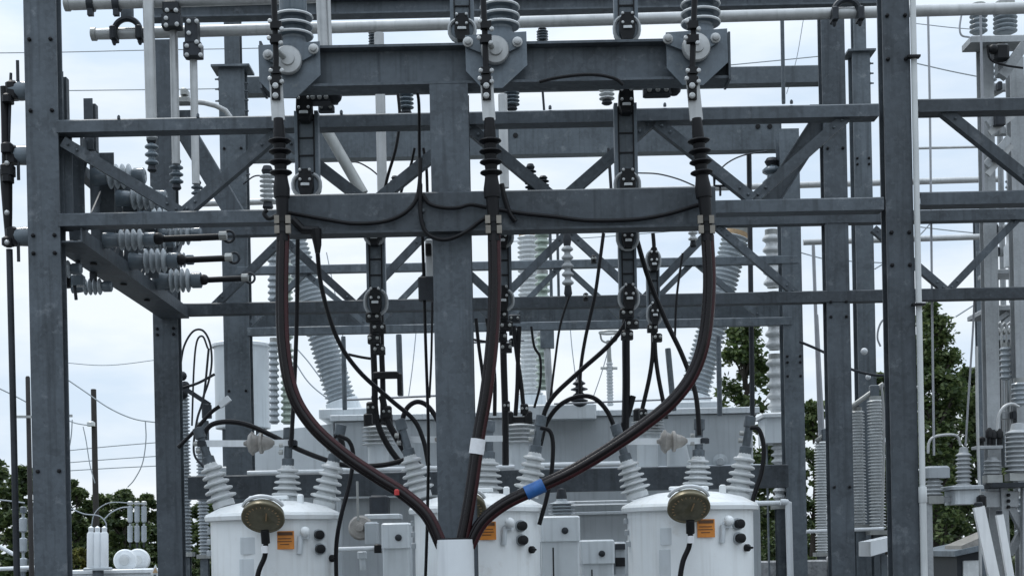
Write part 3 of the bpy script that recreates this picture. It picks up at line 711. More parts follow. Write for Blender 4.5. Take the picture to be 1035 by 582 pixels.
def regulator(label, cx, lid, Y, dial, lab, plug):
    """cx, lid: pixel of the lid rim centre"""
    c = P(cx, lid, Y); x, zr = c.x, c.z; R = M(65.5, Y)
    t = thing('voltage_regulator', label, 'regulator', (x, Y, 0), 'row of voltage regulators')
    cv = V((x, Y, 0))
    up = V((x, Y, 9))
    tank = MB().lathe(V((x, Y, .45)), up, [(0, R * .9), (.02, R * .96), (zr - .45 - .02, R * .965), (zr - .45, R)], 48).build('tank', WHITEP, t)
    MB().lathe(V((x, Y, 0)), up, [(0, R * .8), (.45, R * .8)], 8).build('stand', STEEL, t)
    MB().lathe(V((x, Y, zr)), up, [(-.035, R * 1.0), (-.03, R * 1.045), (.0, R * 1.055), (.022, R * 1.03), (.03, R * .99), (.075, R * .82), (.115, R * .5), (.125, R * .3), (.128, 0)], 48).build('lid', WHITEP, t)
    # clamp lugs on the left rim
    for k in range(3):
        a = math.radians(182 + k * 4); q = V((x + R * .985 * math.cos(a), Y + R * .985 * math.sin(a), zr - .1 - k * .09))
        MB().rbox(q, .04, .05, .045, .008).build('side_lug', GREYM, t)
    # lifting bar on the lid
    MB().rbox(V((x - .02, Y - .12, zr + .15)), .31, .06, .03, .008).build('lifting_bar', WHITEP, t)
    for dx in (-.12, .09): MB().rbox(V((x + dx, Y - .12, zr + .12)), .03, .04, .06, .006).build('bar_post', WHITEP, t)
    MB().rbox(V((x + .24, Y - .18, zr + .10)), .05, .05, .14, .01).build('filler_cap', WHITEP, t)
    yf = Y - R * .97
    def face(dx): return Y - math.sqrt(max(R * R * .93 - dx * dx, .01))
    if dial:
        g = P(dial[0], dial[1], Y - R - .17)
        ax = V((0, -1, -1.08)).normalized()
        d = MB().lathe(g - ax * .06, g + ax, [(0, .13), (.03, .156), (.075, .163), (.082, .156), (.083, .142), (.078, .14)], 36).build('position_dial', DIALR, t)
        MB().lathe(g + ax * .0185, g + ax, [(0, .141), (.001, .0)], 36).build('dial_face', DIAL, d)
        s, u = frame(ax, V((0, 0, 1)))
        fc = g + ax * .024
        for k in range(17):
            an = math.radians(-120 + 15 * k); e = s * math.sin(an) + u * math.cos(an)
            MB().bar(fc + e * .112, fc + e * .129, .006, .004, ax).build('tick', RUST, d)
        MB().bar(fc - (s * .4 + u * .4) * .05, fc + (s * -.35 + u * .6) * .1, .01, .004, ax).build('needle', RUST, d)
        MB().cyl(g + V((0, .04, .01)), V((g.x, Y - R * .8, g.z + .02)), .075, 14).build('dial_neck', WHITEP, d)
        MB().torus(g + V((0, .035, .045)), ax, .158, .014, 20, 160, 20, 6).build('rain_hood', PVC, d)
        cb = [g + V((.01, 0, -.13)), g + V((.012, .02, -.2)), g + V((0.0, .03, -.3)), g + V((-.05, .03, -.42)), g + V((-.08, .03, -.62)), g + V((-.1, .03, -1.0))]
        MB().tube(spline(cb), .020, 10).build('dial_cable', BLACK, d)
        MB().cyl(cb[0] + V((0, 0, .03)), cb[1], .033, 10).build('cable_gland', BLACKC, d)
        MB().rbox(g + V((.008, .0, -.245)), .05, .05, .055, .008).build('cable_tag', TAPEW, d)
    w = P(lab[0], lab[1], Y - R * .97); dl = w.x - x; w.y = face(dl) - .012; ox = P(plug[0], plug[1], Y - R * .9).x - x - .385; oz = P(plug[0], plug[1], Y - R * .9).z - zr + .155
    lb = MB().rbox(w, .135, .008, .14, .003).build('warning_label', ORANGE, t)
    MB().box(w + V((0, -.006, .05)), .115, .003, .025).build('label_heading', BROWN, lb)
    for k, L in enumerate((.10, .11, .07)):
        MB().box(w + V((-.005, -.006, .012 - k * .022)), L, .002, .006).build('label_line', BROWN, lb)
    q = V((x + .29 + ox, face(.29 + ox) - .02, zr - .16 + oz))
    v = MB().rbox(q, .075, .06, .05, .015).build('sampling_valve', GREYP, t)
    MB().cyl(q + V((-.03, -.02, .0)), q + V((-.04, -.02, -.14)), .022, 10).build('valve_spout', GREYP, v)
    MB().ball(q + V((.01, -.05, .03)), .04, 10).build('valve_cap', WHITEP, v)
    for dx, dz, r in ((.385, -.155, .036), (.39, -.265, .036)):
        dx += ox; q = V((x + dx, face(dx) - .0, zr + dz + oz))
        pl = MB().cyl(q + V((0, .04, 0)), q + V((.0, -.04, 0)), r * 1.3, 12).build('plug_collar', GREYM, t)
        MB().cyl(q + V((0, -.03, 0)), q + V((.02, -.075, 0)), r, 14).build('plug', BLACKC, pl)
    q = V((x + .46 + ox, face(.46 + ox), zr - .34 + oz)); MB().lathe(q, q + V((.4, -1, 0)), [(-.02, .03), (.03, .03), (.05, .012), (.1, .008)], 10).build('drain_cock', BLACKC, t)
    # faint nameplates
    for dx, dz, w_, h_ in ((dl - .28, -.23, .13, .13), (dl - .29, -.44, .13, .22)):
        q = V((x + dx, face(dx) - .006, zr + dz)); MB().rbox(q, w_, .006, h_, .003).build('blank_plate', GREYP, t)
    def B(px, py): return P(px, py, Y)
    return t
def regb(t, Y, *defs):
    for (bx, by, tx, ty, dy) in defs:
        b, q = P(bx, by, Y + dy), P(tx, ty, Y + dy)
        bushing(t, b, q)
r1 = regulator('white voltage regulator with dark round dial, beside the back left column, leftmost of three', 277, 522, YR, (266, 522), (288, 545.5), (319.5, 540))
regb(r1, YR, (227, 512, 212, 468, .1), (290, 509, 291, 470, .12), (327, 512, 337, 466, .1))
r2 = regulator('white voltage regulator half hidden behind the riser pipe and central column', 482, 514.5, YR, (470, 514), (492.5, 536), (526.5, 531))
regb(r2, YR, (426, 503, 414, 460, .1), (493, 502, 494, 463, .12), (533, 502, 541, 457, .1))
r3 = regulator('white voltage regulator with dark round dial, rightmost of three, under the blue-taped cable', 697, 512.5, YR, (696, 512), (713.5, 533.5), (747, 529))
regb(r3, YR, (645, 503, 633, 465, .1), (705, 498, 706, 461, .12), (746, 504, 753, 458, .1))
# bypass bars with series arresters
def bypass(label, x0, x1, xs_, y, Y):
    a, b, c = P(x0, y, Y), P(x1, y - (x1 - x0) * .01, Y), P(xs_, y, Y)
    t = thing('bypass_arrester', label, 'arrester', c, 'bypass arresters between bushing tops')
    MB().bar(a, c, M(6.5, Y), .03, V((0, -1, 0))).build('left_strap', PVC, t)
    MB().bar(c + V((.08, 0, 0)), b, M(6.5, Y), .03, V((0, -1, 0))).build('right_strap', PVC, t)
    MB().lathe(c + V((-.1, 0, 0)), b, [(0, .02), (.03, .03), (.04, .07), (.07, .10), (.09, .075), (.12, .06), (.13, .085), (.15, .085), (.16, .06), (.2, .05), (.25, .02)], 18).build('disc_body', SOOT, t)
    for e in (a, b):
        MB().rbox(e + V((0, -.0, 0)), .07, .08, .045, .01).build('end_clamp', DARKST, t)
    return t
bypass('arrester with tan disc on white straps above the leftmost regulator', 204, 296, 259, 448, YR + .1)
bypass('arrester with white straps above the rightmost regulator', 626, 712, 676, 446, YR + .1)
bypass('arrester on white straps left of the broad central column, above the half-hidden regulator', 406, 492, 452, 444, YR + .15)
tag(MB().bar(P(487, 443, YR), P(508, 443, YR), M(6, YR), .03, V((0, -1, 0))).build('strap', PVC), 'short white strap just right of the white cable tape', 'strap')

# ================================================================ black jumpers
J = 'black jumper cables above the regulators'
def jump(label, path, Y, r=2.2, mat=None, grp=J, nm='jumper_cable'):
    return tubething(nm, label, 'cable', path, Y, r, mat or BLACK, grp)
jump('black jumper arching from the left bushing over the leftmost regulator', [(206, 452), (207, 438), (214, 429), (230, 426), (250, 429), (275, 440), (300, 453), (325, 463), (350, 470), (385, 470), (412, 464)], YR + .12, 2.6)
jump('straight black lead dropping from the lower arm to the leftmost regulator', [(301, 236), (300, 320), (297, 400), (294, 452)], YR, 2.2)
jump('long black jumper curving from the lower arm to behind the central column, left half', [(320, 244), (325, 290), (340, 340), (362, 374), (395, 404), (418, 424), (428, 445), (433, 470)], YR, 2.3)
jump('small black arch beside the left switch lead', [(405, 446), (406, 428), (411, 413), (421, 406), (432, 410), (442, 424), (447, 440)], YR + .1, 2.5)
jump('thin black lead hanging the whole height left of the central column', [(416, 88), (423, 100), (424, 160), (427, 236), (430, 340), (433, 440), (432, 520), (430, 585)], 10.35, 1.6)
jump('black jumper curving from the right switch pole down to the half-hidden regulator', [(640, 286), (634, 322), (616, 348), (585, 376), (558, 402), (548, 425), (546, 446)], YR + .1, 2.4)
jump('black jumper arching between half-hidden and rightmost regulators', [(546, 450), (552, 428), (565, 410), (583, 401), (600, 402), (614, 416), (624, 440), (628, 452)], YR + .15, 2.4)
jump('long black jumper running from lower arm to the middle bushing of the rightmost regulator', [(642, 236), (655, 280), (672, 322), (690, 360), (703, 398), (707, 440)], YR, 2.5)
jump('black lead dropping right of the half-hidden regulator', [(546, 432), (556, 436), (559, 452), (557, 480), (552, 505), (545, 530)], YR - .2, 2.2)
jump('black lead bulging right of the rightmost regulator', [(758, 432), (767, 434), (772, 452), (770, 476), (763, 498), (759, 512)], YR - .1, 2.4)
jump('black lead sagging between leftmost and half-hidden regulators', [(342, 440), (353, 446), (357, 462), (353, 490), (345, 520), (340, 550), (340, 590)], YR - .2, 2.2)
jump('short black loop above the right bushing of the leftmost regulator', [(346, 458), (344, 446), (340, 440)], YR + .1, 4.2)
for x0, x1, y0, y1, lab, r in ((376, 379, 300, 428, 'left one of a close pair below the left hanging pole', 3.2), (385, 387, 316, 426, 'right one of a close pair below the left hanging pole', 2.8),
        (508, 511, 310, 470, 'just right of the middle cable bundle', 3.4), (525, 521, 330, 420, 'slanting left into the finned bushing', 2.2), (519, 530, 330, 420, 'slanting right into the finned bushing', 2.2),
        (633, 632, 300, 436, 'thick, below the right hanging pole', 4.0)):
    jump('black vertical lead, ' + lab, [(x0, y0), ((x0 * 2 + x1) / 3, (y0 * 2 + y1) / 3), ((x0 + x1 * 2) / 3 + .6, (y0 + 2 * y1) / 3), (x1, y1)], 12.0, r, grp='black vertical leads to the finned bushings')
jump('black lead fork under the narrow hanging pole, left prong', [(659, 316), (660, 350), (657, 378), (649, 414)], 13, 2.2, grp='black vertical leads to the finned bushings')
jump('black lead fork under the narrow hanging pole, right prong', [(662, 316), (662, 350), (665, 378), (672, 414)], 13, 2.2, grp='black vertical leads to the finned bushings')
jump('thin black wire dropping from the lower arm right of the central column', [(610, 236), (606, 266), (601, 300), (592, 340), (587, 372), (586, 400)], 12.5, 1.8)
jump('curved black lead crossing behind the left switch leads', [(386, 400), (392, 425), (402, 444), (414, 462), (424, 470)], 12, 3.4)
jump('curved black lead beside the left finned bushing', [(378, 400), (382, 428), (392, 450), (405, 468)], 12, 3)
jump('slanting thick lead behind the right bundle', [(640, 400), (634, 420), (622, 445), (610, 462)], 12, 3)
t = thing('spacer_block', 'black spacer bar across the left pair of vertical leads', 'spacer', P(388, 384, 11.9))
MB().rbox(P(390, 379, 11.9), M(26, 11.9), .06, M(7, 11.9), .01).build('bar', BLACKC, t)
MB().rbox(P(404, 388, 11.9), M(5, 11.9), .05, M(22, 11.9), .01).build('foot', BLACKC, t)
# ================================================================ power transformer behind
def slab(root, name, px0, px1, py0, py1, Y, d, mat, b=.02):
    a, c = P(px0, py0, Y), P(px1, py1, Y); yc = Y + d / 2
    z0, z1 = P((px0 + px1) / 2, py1, Y).z, P((px0 + px1) / 2, py0, Y).z
    return MB().rbox(V(((a.x + c.x) / 2, yc, (z0 + z1) / 2)), abs(c.x - a.x), d, abs(z1 - z0), b).build(name, mat, root)
c = P(505, 560, YX)
X = thing('power_transformer', 'large pale grey power transformer with slanted ribbed bushings behind the regulators', 'transformer', (c.x, YX + 1, 0))
slab(X, 'tank', 338, 764, 421, 585, YX, 2.6, GREYM)
slab(X, 'cover', 333, 768, 415, 421, YX - .05, 2.7, GREYP, .01)
slab(X, 'raised_hatch', 528, 603, 408, 423, YX - .3, 1.2, GREYP)
slab(X, 'tank_flange', 330, 770, 473, 477, YX - .12, .2, GREYP, .01)
slab(X, 'radiator_base', 215, 345, 470, 590, YX + .6, 1.4, GREYM)
a = [P(243, 478, YX + .2), P(246, 450, YX + .2), P(262, 437, YX + .2), P(337, 428, YX + .2), P(337, 478, YX + .2)]
MB().prism(a, V((0, 1.6, 0))).build('sloped_housing', GREYP, X)
slab(X, 'front_panel', 344, 512, 498, 590, 15.9, .6, GREYM)
slab(X, 'panel_strip', 344, 512, 497, 502, 15.86, .05, GREYP, .01)
pn = slab(X, 'long_panel', 560, 770, 507, 590, 15.9, .6, GREYM)
for y in (505, 516): slab(X, 'panel_strip', 560, 690, y, y + 3, 15.82, .07, GREYP, .01)
slab(X, 'plinth', 330, 770, 578, 612, YX - .3, 3.2, CONC)
# handrail pipes
for (x0, x1, y) in ((250, 346, 478), (346, 520, 475), (540, 640, 470), (735, 795, 509)):
    tag(MB().cyl(P(x0, y, 15.0), P(x1, y - (x1 - x0) * .02, 15.0), M(2.6, 15), 10).build('handrail', PVC), 'white horizontal pipe ' + {250: 'behind the bushings of the leftmost regulator', 346: 'behind the left bundle, left of the central column', 540: 'behind the blue-taped bundle', 735: 'ending at the back right column, right of the regulators'}[x0], 'pipe', 'white pipes in front of the transformer')
MB_ = MB().tube(spline([P(789, 507, 14.9), P(796, 508, 14.9), P(797, 516, 14.9), P(799, 590, 14.9)], 4), M(3.4, 15), 10).build('elbow_pipe', PVC)
tag(MB_, 'white pipe bending down in front of the back right column', 'pipe', 'white pipes in front of the transformer')
# big slanted bushings
def bigbush(label_name, b, tp, r0, r1, n, mat, base_r, Ypart=None):
    L = (tp - b).length
    pr = [(0, r0 * .7)]
    p = L / n
    for i in range(n):
        k = i / (n - 1); rs = r0 * (1 - k) + r1 * k; rc = rs * .8; z = i * p
        pr += [(z + .1 * p, rc), (z + .38 * p, rs * .98), (z + .46 * p, rs), (z + .56 * p, rs * .96), (z + .8 * p, rc)]
    pr += [(L, r1 * .7), (L + .02, r1 * .55)]
    o = MB().lathe(b, tp, pr, 22).build('high_voltage_bushing', mat, X)
    d = (tp - b).normalized()
    MB().lathe(b - d * .28, tp, [(0, base_r * 1.15), (.06, base_r * 1.2), (.08, base_r), (.28, base_r * .92)], 20).build('turret', GREYP, o)
    MB().lathe(tp, tp + d, [(0, r1 * .72), (.05, r1 * .8), (.16, r1 * .8), (.2, r1 * .5), (.45, r1 * .3), (.46, 0)], 16).build('top_cap', ALUD, o)
    MB().lathe(tp - d * .02, tp + d, [(0, r1 * .85), (.07, r1 * .85)], 16).build('tan_ring', RUST, o)
    return o
Yb = YX + 1.2
bigbush('left', P(345, 405, Yb), P(296, 243, Yb), M(15.5, Yb), M(14, Yb), 36, PORC, M(18, Yb))
bigbush('right', P(702, 398, Yb), P(744, 238, Yb), M(16, Yb), M(14, Yb), 36, PORC, M(19, Yb))
bigbush('centre', P(537, 400, Yb + .2), P(534, 238, Yb + .2), M(12.5, Yb), M(11.5, Yb), 34, PORCP, M(16, Yb))
slab(X, 'bushing_pocket', 322, 372, 412, 422, YX + .1, 2, GREYP)
slab(X, 'bushing_pocket', 676, 726, 405, 416, YX + .1, 2, GREYP)
# finned low voltage bushings
def finned(xa, ytop, ybot, Y, r, turret):
    b, q = P(xa, ybot, Y), P(xa, ytop, Y); L = q.z - b.z
    o = MB().lathe(b, V((b.x, b.y, 9)), [(0, M(r * .55, Y))] + sheds(L, M(r * .6, Y), M(r, Y), 5, 0, False), 22).build('low_voltage_bushing', PORCP, X)
    tb = P(xa, turret, Y)
    MB().lathe(tb, V((tb.x, tb.y, 9)), [(0, M(r * .62, Y)), (b.z - tb.z, M(r * .62, Y)), (b.z - tb.z + .02, M(r * .8, Y)), (b.z - tb.z + .04, M(r * .8, Y))], 20).build('turret', GREYP, o)
    for s in (-.6, .6):
        MB().rbox(V((b.x + s * M(r, Y), Y - .02, q.z + M(6, Y))), M(r * .5, Y), .12, M(13, Y), .02).build('terminal_pad', BLACKC, o)
    MB().rbox(V((b.x, Y, q.z + M(4, Y))), M(r * 1.5, Y), .1, M(6, Y), .01).build('terminal_bar', BLACKC, o)
finned(383, 430, 451, 17.0, 17, 486)
finned(525, 428, 449, 17.0, 16, 486)
finned(655, 425, 440, 17.0, 17, 486)
MB().lathe(P(683, 442, 17.2), P(690, 500, 17.2), [(0, M(9, 17)), (.4, M(13, 17)), (.6, M(13, 17))], 16).build('dome_turret', GREYP, X)
MB().lathe(P(728, 466, YX - .02), P(728, 466, YX - 1), [(0, M(8, YX)), (.03, M(8, YX)), (.05, M(4, YX)), (.2, M(3.5, YX))], 12).build('valve_flange', GREYM, X)
# oil conservator behind the capped column
c = P(246, 440, 21.2)
t = thing('oil_tank', 'pale upright tank with rounded lid behind the flanged column', 'tank', (c.x, 21.2, 0))
Rr = M(28, 21.2); zt, zb = P(245, 350, 21.2).z, P(245, 433, 21.2).z
MB().lathe(V((c.x, 21.2, zb)), V((c.x, 21.2, 9)), [(0, Rr * .98), (zt - zb, Rr * .98)], 40).build('shell', GREYP, t)
MB().lathe(V((c.x, 21.2, zt)), V((c.x, 21.2, 9)), [(-.03, Rr), (-.02, Rr * 1.06), (.02, Rr * 1.06), (.05, Rr * .9), (.09, Rr * .3), (.1, 0)], 40).build('lid', PVC, t)
for dx in (-.25, .25): MB().box(V((c.x + dx, 21.3, zb / 2)), .14, .14, zb).build('leg', STEEL2, t)
# upright disc stacks
def stack(label, px, y0, y1, Y, r, n, mat, grp='upright insulator stacks', lean=.02, foot=True, nm='insulator_stack', n2=18, rc=.62, rnd=False, gap=None, base=STEEL2):
    a, b = P(px, y0, Y), P(px + (y1 - y0) * lean, y1, Y); b.z = b.z; L = (a - b).length
    t = thing(nm, label, 'insulator', (b.x, Y, 0 if foot else b.z), grp)
    k = gap or 1
    for i in range(k):
        u0, u1 = i / k, (i + 1) / k; g = .02 if k > 1 else 0
        A, B = a.lerp(b, u0 + g), a.lerp(b, u1 - g); l = (A - B).length
        MB().lathe(B, A, [(0, M(r * rc, Y))] + sheds(l, M(r * rc, Y), M(r, Y), n // k, 0, rnd) + [(l, M(r * rc, Y))], n2).build('shed_stack', mat, t)
        MB().lathe(A, A + V((0, 0, 1)), [(-.03, M(r * .7, Y)), (.04, M(r * .7, Y))], 14).build('flange', ALUD, t)
    if foot:
        MB().hsec(V((b.x, Y, 0)), V((b.x, Y, b.z - .02)), M(r * 1.3, Y), M(r * 1.3, Y), .012, UPY).build('pedestal', base, t)
        MB().box(V((b.x, Y, b.z - .0)), M(r * 2.3, Y), M(r * 2.3, Y), .05).build('foot_plate', ALUD, t)
    return t
stack('tall pale disc stack between the oil tank and the left bundle', 275.5, 250, 432, 18.5, 5.5, 26, PORC, gap=2, foot=False, lean=.01)
stack('green-tinged disc stack directly left of the left bundle', 289, 262, 432, 18.6, 7, 24, GLASSG, gap=2, foot=False, lean=.01)
stack('green-tinged disc stack between the central column and its right neighbour stack', 548, 210, 398, 19.6, 8, 26, GLASSG, gap=3, foot=False, lean=.005)
stack('chequered pale disc stack beside the back right column', 779.5, 232, 420, 17.2, 9.5, 16, PORCP, gap=3, foot=False, lean=.03)
st = thing('junction_tank', 'pale box under the chequered disc stack', 'box', P(790, 470, 17.2))
slab(st, 'body', 773, 812, 420, 447, 17.0, .5, GREYP); slab(st, 'lid', 771, 814, 417, 421, 16.95, .6, PVC, .01)
slab(st, 'left_leg', 776, 779, 447, 640, 17.3, .1, STEEL2, .01)
stack('short pale insulator under the pale box at the back right column', 788, 449, 476, 17.15, 9, 4, PORCP, foot=False)
stack('small pale insulator below the dark beam right of the rightmost regulator', 788, 492, 512, 16.2, 7, 3, PORCP, foot=True, rnd=True)
stack('ribbed grey surge post between the two tall back right columns', 829.5, 446, 560, 19, 7, 40, PORCP, lean=.015, rc=.66)
stack('ribbed grey surge post, left one of the pair beyond the tall back column', 866, 415, 532, 16.4, 7.6, 38, PORCP, lean=.025, rc=.66)
stack('ribbed grey surge post, taller right one of the pair beyond the tall back column', 884.5, 404, 538, 16.2, 8.6, 42, PORCP, lean=.02, rc=.66)
stack('slim ribbed post just left of the leftmost regulator, near the back left column', 185, 398, 560, 16.4, 6.5, 46, PORC, lean=.02, rc=.66)
stack('slim ribbed post behind the leftmost regulator left edge', 203, 430, 562, 17.5, 6, 38, PORC, lean=.03, rc=.66)
stack('slender post insulator with ring on top above the transformer hatch', 616, 366, 410, 21, 3.5, 14, POLY, foot=False, rc=.75)
stack('ribbed insulator behind the upper right knee brace', 792, 148, 206, 20, 7, 6, PORCD, foot=False)
t = thing('grading_ring', 'grey ring crown above the slender post over the transformer hatch', 'ring', P(615, 366, 21))
MB().torus(P(615.5, 336, 21), (0, 0, 1), M(9.5, 21), M(1.3, 21)).build('ring', ALUD, t)
for s in (-1, 1): MB().tube(spline([P(615.5 + s * 9, 336, 21), P(615.5 + s * 7, 344, 21), P(615.5, 347, 21)], 4), M(1, 21), 6).build('strut', ALUD, t)
MB().cyl(P(615, 344, 21), P(616, 368, 21), M(2.3, 21), 8).build('stem', ALUD, t)
MB().cyl(P(607, 372, 21), P(624, 372, 21), M(1.5, 21), 8).build('cross_bar', ALUD, t)
t = thing('surge_arrester', 'dark stacked arrester standing on the transformer hatch', 'arrester', P(585, 412, 19.8))
a, b = P(585, 378, 19.8), P(586, 412, 19.8)
MB().lathe(b, a, [(0, .1), (.03, .13), (.05, .13)] + sheds(.32, .05, .12, 4, .06, False, .09) + [(.4, .03), (.47, .03)], 16).build('body', DARKST, t)
t = thing('surge_arrester', 'pale pipe-shaped arrester right of the centre bushing', 'arrester', P(556, 405, 19.2))
MB().cyl(P(556, 405, 19.2), P(553, 352, 19.2), M(3.5, 19.2), 10).build('barrel', POLY, t)
MB().rbox(P(553, 343, 19.2), M(14, 19.2), .1, M(18, 19.2), .01).build('head_box', STEEL2, t)
# ================================================================ cabinets between the regulators
def cabinet(label, px0, px1, py0, Y, d, hinge=True, parts=()):
    a, c = P(px0, py0, Y), P(px1, py0, Y); w = c.x - a.x; z1 = (a.z + c.z) / 2; xm = (a.x + c.x) / 2
    t = thing('cabinet', label, 'cabinet', (xm, Y + d / 2, 0), 'grey cabinets between the regulators')
    MB().rbox(V((xm, Y + d / 2, (z1 - .05) / 2)), w, d, z1 - .05, .015).build('body', GREYP, t)
    MB().rbox(V((xm, Y + d / 2 - .02, z1 - .11)), w * 1.05, d * 1.05, .22, .015).build('hood', GREYP, t)
    q = V((xm + w * .12, Y - .03, z1 - .13)); MB().lathe(q, q + V((0, -1, 0)), [(0, .03), (.02, .03), (.03, .015)], 12).build('lock', DARKST, t)
    if hinge: MB().box(V((xm - w * .2, Y - .002, (z1 - .25) / 2)), .012, .006, z1 - .3).build('door_gap', BLACKC, t)
    return t
cabinet('grey cabinet left of the half-hidden regulator', 386, 413, 528, 12.4, .4, False)
cb = cabinet('taller grey cabinet with finned insulator on top, right of the half-hidden regulator', 547, 585, 521, 12.4, .5)
cabinet('lower grey cabinet left of the rightmost regulator', 588, 620, 545, 13.2, .5)
def toparr(label, px, yb, yt, Y):
    b, a = P(px, yb, Y), P(px - .5, yt, Y); L = (a - b).length
    t = thing('finned_insulator', label, 'insulator', b)
    MB().lathe(b, a, [(0, M(9, Y))] + sheds(M(13, Y), M(9, Y), M(14, Y), 4) + [(M(14, Y), M(6, Y)), (M(19, Y), M(4, Y))], 20).build('shed_stack', PORC, t)
    MB().lathe(a - V((0, 0, M(8, Y))), a + V((0, 0, 1)), [(0, M(5, Y)), (M(4, Y), M(5.5, Y)), (M(12, Y), M(4, Y)), (M(13, Y), 0)], 12).build('cap', DARKST, t)
toparr('finned insulator with dark cap standing on the taller grey cabinet', 568, 520, 498, 12.65)
t = thing('breather', 'grey round breather with disc hanging left of the left grey cabinet', 'breather', P(362, 548, 13.5))
c = P(364, 533, 13.5)
MB().lathe(c + V((0, .1, 0)), c - V((0, 1, 0)), [(0, .03), (.01, .1), (.05, .12), (.09, .1), (.1, .04), (.14, .035), (.145, 0)], 18).build('disc', SOOT, t)
MB().rbox(P(376, 538, 13.5), M(14, 13.5), .12, M(22, 13.5), .02).build('body', GREYM, t)
MB().cyl(P(362, 526, 13.5), P(361, 486, 13.5), .012, 6).build('stem', ALUD, t)
t = thing('terminal_box', 'dark square box with pale shelf behind the left bundle', 'box', P(384, 520, 14.2))
slab(t, 'box', 373, 392, 500, 521, 14.2, .3, DARKST); slab(t, 'shelf', 368, 404, 519, 524, 14.0, .4, GREYP, .01)
tag(MB().cyl(P(342, 555, 12.8), P(379, 554, 12.8), M(2.6, 12.8), 10).build('stub_pipe', PVC), 'short white pipe with black end between leftmost and half-hidden regulators', 'pipe')
t = thing('drain_valve', 'pale valve hanging below the short white pipe', 'valve', P(366, 575, 12.9))
MB().rbox(P(366, 560, 12.9), M(9, 12.9), .1, M(8, 12.9), .015).build('body', GREYP, t); MB().cyl(P(366, 562, 12.9), P(367, 576, 12.9), M(3, 12.9), 10).build('spout', GREYP, t)
MB().rbox(P(382, 554, 12.75), M(7, 12.8), .08, M(9, 12.8), .01).build('end_cap', BLACKC, t)
t = thing('relay_box', 'small box with dark openings beside the lower grey cabinet', 'box', P(626, 575, 13.4))
slab(t, 'frame', 620, 634, 547, 580, 13.45, .2, GREYM); slab(t, 'dark_opening', 622, 632, 563, 572, 13.42, .04, BLACKC, .004); slab(t, 'dark_opening', 622, 632, 549, 555, 13.42, .04, DARKST, .004)
# concrete panels at the right
t = thing('concrete_wall', 'low speckled concrete wall behind the right back columns', 'wall', P(850, 600, 17.6))
for x0, x1, y in ((765, 838, 566), (838, 908, 561)): slab(t, 'panel', x0, x1, y, 640, 17.6, .2, CONC)
tag(MB().cyl(P(815, 537, 15.6), P(893, 534, 15.6), M(2, 15.6), 10).build('thin_rail', PVC), 'thin white rail crossing between the right columns', 'rail')
t = thing('sloped_hood', 'pale sloped metal hood left of the right conduit column', 'hood', P(893, 565, 14.5))
MB().prism([P(880, 547, 14.5), P(907, 541, 14.5), P(907, 554, 14.5), P(880, 562, 14.5)], V((0, .5, 0))).build('panel', PVC, t)
MB().bar(P(893, 560, 14.7), V((P(893, 560, 14.7).x, 14.7, 0)), .06, .06).build('post', STEEL2, t)
for (x0, y0, x1, y1, lab) in ((827, 446, 838, 436, 'short slanted arm above the left ribbed surge post'), (861, 412, 893, 388, 'slanted arm joining the pair of ribbed surge posts')):
    t = thing('tie_bar', lab, 'arm', P(x0, y0, 16.3), 'slanted arms over the surge posts')
    MB().cyl(P(x0 - 2, y0, 16.3), P(x1, y1, 16.3), M(2.6, 16.3), 10).build('arm', ALUD, t); MB().rbox(P(x0 + (x1 - x0) * .7, y0 + (y1 - y0) * .7, 16.3), M(9, 16.3), .1, M(12, 16.3), .01).build('clamp', STEEL2, t)
for (x, y, r) in ((873.5, 355, 3.6), (877.5, 381, 2.8)):
    tag(MB().ball(P(x, y, 16), M(r, 16), 14).build('ball_electrode', PVC), 'small white ball ' + ('higher one above the slanted arm' if r > 3 else 'lower one on the slanted arm'), 'ball', 'white balls near the surge posts')
jump('dark wire sagging across the right columns', [(808, 345), (835, 357), (858, 372), (885, 379), (905, 378)], 15.6, 1.4, DARKST, 'service wires', 'service_wire')
jump('pale wire running down the right edge of the taller ribbed surge post', [(891, 388), (893, 420), (893, 480), (891, 535)], 16.0, 1.3, ALU, 'service wires', 'service_wire')
jump('thin hooked wire left of the conduit column', [(900, 320), (892, 324), (888, 332), (887, 342), (890, 350)], 17, 1.0, WIREM, 'service wires', 'service_wire')
# ================================================================ wires left of the leftmost regulator
SW = 'service wires'
jump('thin loop of wire arching above the slim ribbed post', [(182, 372), (186, 350), (195, 335), (205, 334), (212, 346), (214, 365), (211, 385), (205, 402)], 15, 1.1, DARKST, SW, 'service_wire')
jump('second thin wire loop inside the larger one', [(194, 430), (196, 372), (199, 345), (205, 340), (210, 352)], 15, 1.0, DARKST, SW, 'service_wire')
jump('thin wire zigzagging down to the leftmost regulator', [(211, 352), (206, 400), (199, 425), (196, 457), (206, 472)], 14, 1.2, DARKST, SW, 'service_wire')
jump('black slanted lead with pale tip left of the leftmost regulator', [(180, 452), (196, 436), (213, 417), (226, 408)], 13.2, 2.0, BLACK, SW, 'service_wire')
jump('dark slanted rod from the back left column to the oil tank', [(184, 392), (200, 387), (217, 378)], 14.6, 1.4, DARKST, SW, 'service_wire')
t = thing('wire_clamp', 'pale clamp tip at the end of the black slanted lead', 'clamp', P(226, 406, 13.2))
MB().bar(P(222, 410, 13.2), P(232, 402, 13.2), M(6, 13.2), .05, V((0, -1, 0))).build('jaw', PVC, t)
t = thing('stand_off', 'dark knobbly connector on the slim ribbed post', 'connector', P(190, 396, 15.8))
for (x, y, r) in ((184, 380, 5), (187, 390, 5), (184, 398, 6)): MB().ball(P(x, y, 15.9), M(r, 16), 10).build('knob', DARKST, t)
MB().bar(P(186, 392, 15.8), P(212, 409, 15.8), M(4.5, 16), .05).build('arm', DARKST, t)
